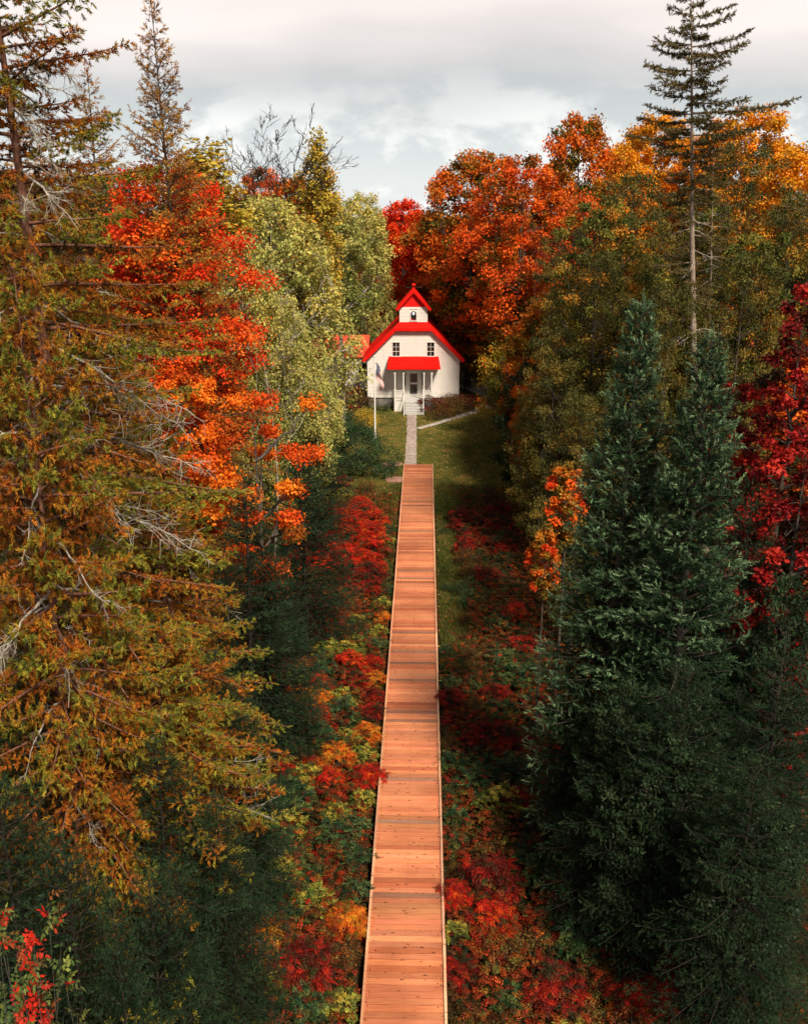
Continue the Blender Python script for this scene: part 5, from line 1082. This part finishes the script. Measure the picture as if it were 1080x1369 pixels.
# ------------------------------------------------------------------ ground cover
def groundcover():
    rng = np.random.default_rng(12); n = 15000
    X = np.concatenate([rng.uniform(-14, 14, n * 2 // 3), rng.normal(0, 4.5, n - n * 2 // 3)]); Y = 13 + 53 * rng.uniform(0, 1, n) ** 1.0
    side = np.abs(X - walkx(Y)); ok = (side > 1.15) & ~((Y > 58) & (X > -4.0)) & ~((X > 0) & (side < 2.9) & (Y > 38) & (rng.uniform(size=n) < .9)); X, Y = X[ok], Y[ok]
    nb = 16000; sb = rng.choice([-1, 1], nb); Yb = 14 + 46 * rng.uniform(0, 1, nb) ** 1.25; Xb = walkx(Yb) + sb * (1.3 + 5.2 * rng.uniform(0, 1, nb)); kb = ~((sb > 0) & (Xb - walkx(Yb) < 2.7) & (Yb > 38)); X = np.append(X, Xb[kb]); Y = np.append(Y, Yb[kb])
    n = len(X); hi = np.zeros(n); hi[-kb.sum():] = .62; hi = hi * np.where((X < 0) & (Y > 45), .35, 1) * np.clip((np.abs(X - walkx(Y)) - 1.1) / 1.2, .3, 1)
    z = gz(X, Y) + rng.uniform(.02, .28, n) + hi * rng.uniform(0, 1, n) ** .7; O = np.stack([X, Y, z], 1); a = rng.uniform(0, 6.28, n); D = np.stack([np.cos(a), np.sin(a), rng.uniform(.1, 1.2, n)], 1)
    m = .5 + .25 * vnoise(X * 2.2, Y * 2.2, 1.7) + rng.normal(0, .22, n)
    c = pick([(.015, .03, .012), (.035, .05, .015), (.07, .05, .015), (.12, .035, .012), (.28, .02, .010), (.34, .06, .010), (.14, .13, .025), (.02, .045, .016)], m, rng, .22)
    V, F, T = fronds(O, D, rng.uniform(.22, .42, n), 5, .11, .42, rng, c, .45)
    tag(link('undergrowth', mk_mesh('undergrowth', V, [F], M['leaf'], np.clip(T, .002, .9))), 'low ferny undergrowth in green, brown and dark red covering the forest floor', 'undergrowth', kind='stuff')
    # grass: lawn, strip by the boardwalk, tufts among the shrubs
    n = 90000; X = rng.uniform(-7, 15, n); Y = rng.uniform(56, 98, n); k = n // 3; X[:k] = walkx(Y[:k]) ; Y[:k] = rng.uniform(30, 62, k); X[:k] = walkx(Y[:k]) + 1.25 + np.abs(rng.normal(0, .9, k)); k2 = k // 3; X[:k2] = walkx(Y[:k2]) - 1.25 - np.abs(rng.normal(0, .6, k2))
    hw = ((X > HX - HW - 5.2) & (X < HX + HW + .3) & (Y > HY - .2) & (Y < HY + 9)) | ((np.abs(X - HX) < 1.9) & (Y > HY - 3.4) & (Y < HY)) | (((np.abs(X - walkx(Y)) < 1.15)) & (Y < WEND)) | ((np.abs(X - .5) < .56) & (Y > WEND - 1) & (Y < HY - 2))
    fx = np.array([q[0] for q in sp_]); fy = np.array([q[1] for q in sp_])
    for j in range(len(sp_) - 1):
        for t in np.linspace(0, 1, 8): hw |= np.hypot(X - (fx[j] * (1 - t) + fx[j + 1] * t), Y - (fy[j] * (1 - t) + fy[j + 1] * t)) < (.35 if j < 3 else .72)
    X, Y = X[~hw], Y[~hw]; n = len(X); P = np.stack([X, Y, gz(X, Y) - .01], 1); hgt = rng.uniform(.05, .13, n) * np.where(Y < 60, 2.2, 1) * np.where((vnoise(X * 3, Y * 3, 4) > .6), 1.6, 1)
    a = rng.uniform(0, 6.28, n); sd_ = np.stack([np.cos(a), np.sin(a), 0 * a], 1) * .018; tip = P + np.stack([rng.normal(0, .4, n) * hgt, rng.normal(0, .4, n) * hgt, hgt], 1)
    V = np.stack([P - sd_, P + sd_, tip], 1).reshape(-1, 3); m = .5 + .3 * vnoise(X * 1.4, Y * 1.4, 2.2) + rng.normal(0, .15, n)
    T = np.repeat(pick([(.05, .075, .015), (.09, .11, .022), (.14, .14, .03), (.24, .17, .05)], m, rng, .2), 3, 0)
    tag(link('grass', mk_mesh('grass', V, [np.arange(3 * n).reshape(n, 3)], M['leaf'], T)), 'short green and yellowish grass of the lawn and boardwalk verge', 'grass', kind='stuff')
    n = 17000; X = rng.uniform(-7, 14, n); Y = rng.uniform(30, 90, n); ok = ~((Y < WEND) & (np.abs(X - walkx(Y)) < 1.15)) & ~((Y > HY - 3.4) & (np.abs(X - HX) < HW + .2)); X, Y = X[ok], Y[ok]; n = len(X)
    P = np.stack([X, Y, gz(X, Y) + .06], 1); s = rng.uniform(.06, .12, n)
    V, F, T = rhombs(P, rng.normal(0, .3, (n, 3)) + (0, 0, 1), s, s * .8, rng, pick([(.30, .06, .02), (.45, .16, .03), (.60, .40, .08), (.70, .60, .30)], rng.uniform(size=n), rng))
    tag(link('fallen_leaves', mk_mesh('leaf_litter', V, [F], M['leaf'], T)), 'yellow and rusty fallen leaves sprinkled over the lawn', 'leaves', kind='stuff')
    # leaf litter under the trees
    n = 26000; X = rng.uniform(-30, 30, n); Y = rng.uniform(11, 62, n); ok = np.abs(X - walkx(Y)) > 1.2; X, Y = X[ok], Y[ok]; n = len(X); P = np.stack([X, Y, gz(X, Y) + .02], 1); s = rng.uniform(.07, .14, n)
    V, F, T = rhombs(P, rng.normal(0, .45, (n, 3)) + (0, 0, 1), s, s * .8, rng, pick([(.05, .03, .012), (.12, .05, .018), (.25, .07, .02), (.35, .14, .03)], rng.uniform(size=n), rng))
    tag(link('leaf_litter', mk_mesh('leaf_litter', V, [F], M['leaf'], T)), 'brown and rusty leaf litter on the shaded forest floor', 'leaf litter', kind='stuff')
groundcover()
# tall grass tufts by the annex
def tuft(seed, n=70, h=.9):
    rng = np.random.default_rng(seed); a = rng.uniform(0, 6.28, n); r = rng.uniform(0, .25, n); P = np.stack([np.cos(a) * r, np.sin(a) * r, -.03 + 0 * r], 1); sd_ = np.stack([-np.sin(a), np.cos(a), 0 * a], 1) * .02; hh = h * rng.uniform(.6, 1.1, n)
    mid = P + np.stack([np.cos(a) * hh * .12, np.sin(a) * hh * .12, hh * .6], 1); tip = P + np.stack([np.cos(a) * hh * .4, np.sin(a) * hh * .4, hh], 1)
    V = np.stack([P - sd_, P + sd_, mid + sd_ * .8, mid - sd_ * .8, tip], 1).reshape(-1, 3); i = np.arange(n)[:, None] * 5
    return mk_mesh('tuft', V, [i + np.array([[0, 1, 2, 3]]), i + np.array([[3, 2, 4]])], M['leaf'], np.repeat(pick([(.10, .10, .025), (.20, .17, .04), (.26, .16, .05)], rng.uniform(size=n), rng), 5, 0))
tf = [tuft(1), tuft(2)]
for i in range(13):
    p = ground_hit(443 + i * 3.9, 508 + (i % 3) * 4); o = link('grass_tuft', tf[i % 2], None, p, i * 1.3); tag(o, '%s tall dry grass tuft counted from the left, before the annex wall' % ordn[i], 'grass tuft', 'tall grass tufts before the annex')
# two flat stones at the end of the boardwalk
for (px, py, sx, lab) in ((524, 621, .75, 'flat pinkish stone slab at the left of the path start'), (532, 641, .95, 'wider rusty stone slab left of the boardwalk end')):
    rng = np.random.default_rng(int(px)); p = ground_hit(px, py); a = np.linspace(0, 2 * pi, 14, endpoint=False); rr = sx * (1 + rng.normal(0, .08, 14)); A = Acc()
    rows = [np.stack([np.cos(a) * rr * k, np.sin(a) * rr * .6 * k, np.full(14, z) + rng.normal(0, .006, 14)], 1) for k, z in ((1.02, -.1), (1.0, .05), (.93, .085), (.5, .095), (.02, .1))]
    V = np.stack(rows).reshape(-1, 3); i = np.arange(5 * 14).reshape(5, 14); A.add(V, np.stack([i[:-1], np.roll(i[:-1], -1, 1), np.roll(i[1:], -1, 1), i[1:]], -1).reshape(-1, 4))
    if 'slab' not in M: M['slab'] = mat_plain('slab', (.38, .20, .15), .9, .3, 4, .5, .2, 12)
    tag(link('stone_slab', A.mesh('stone_slab', M['slab'], smooth=True), None, p), lab, 'stone')
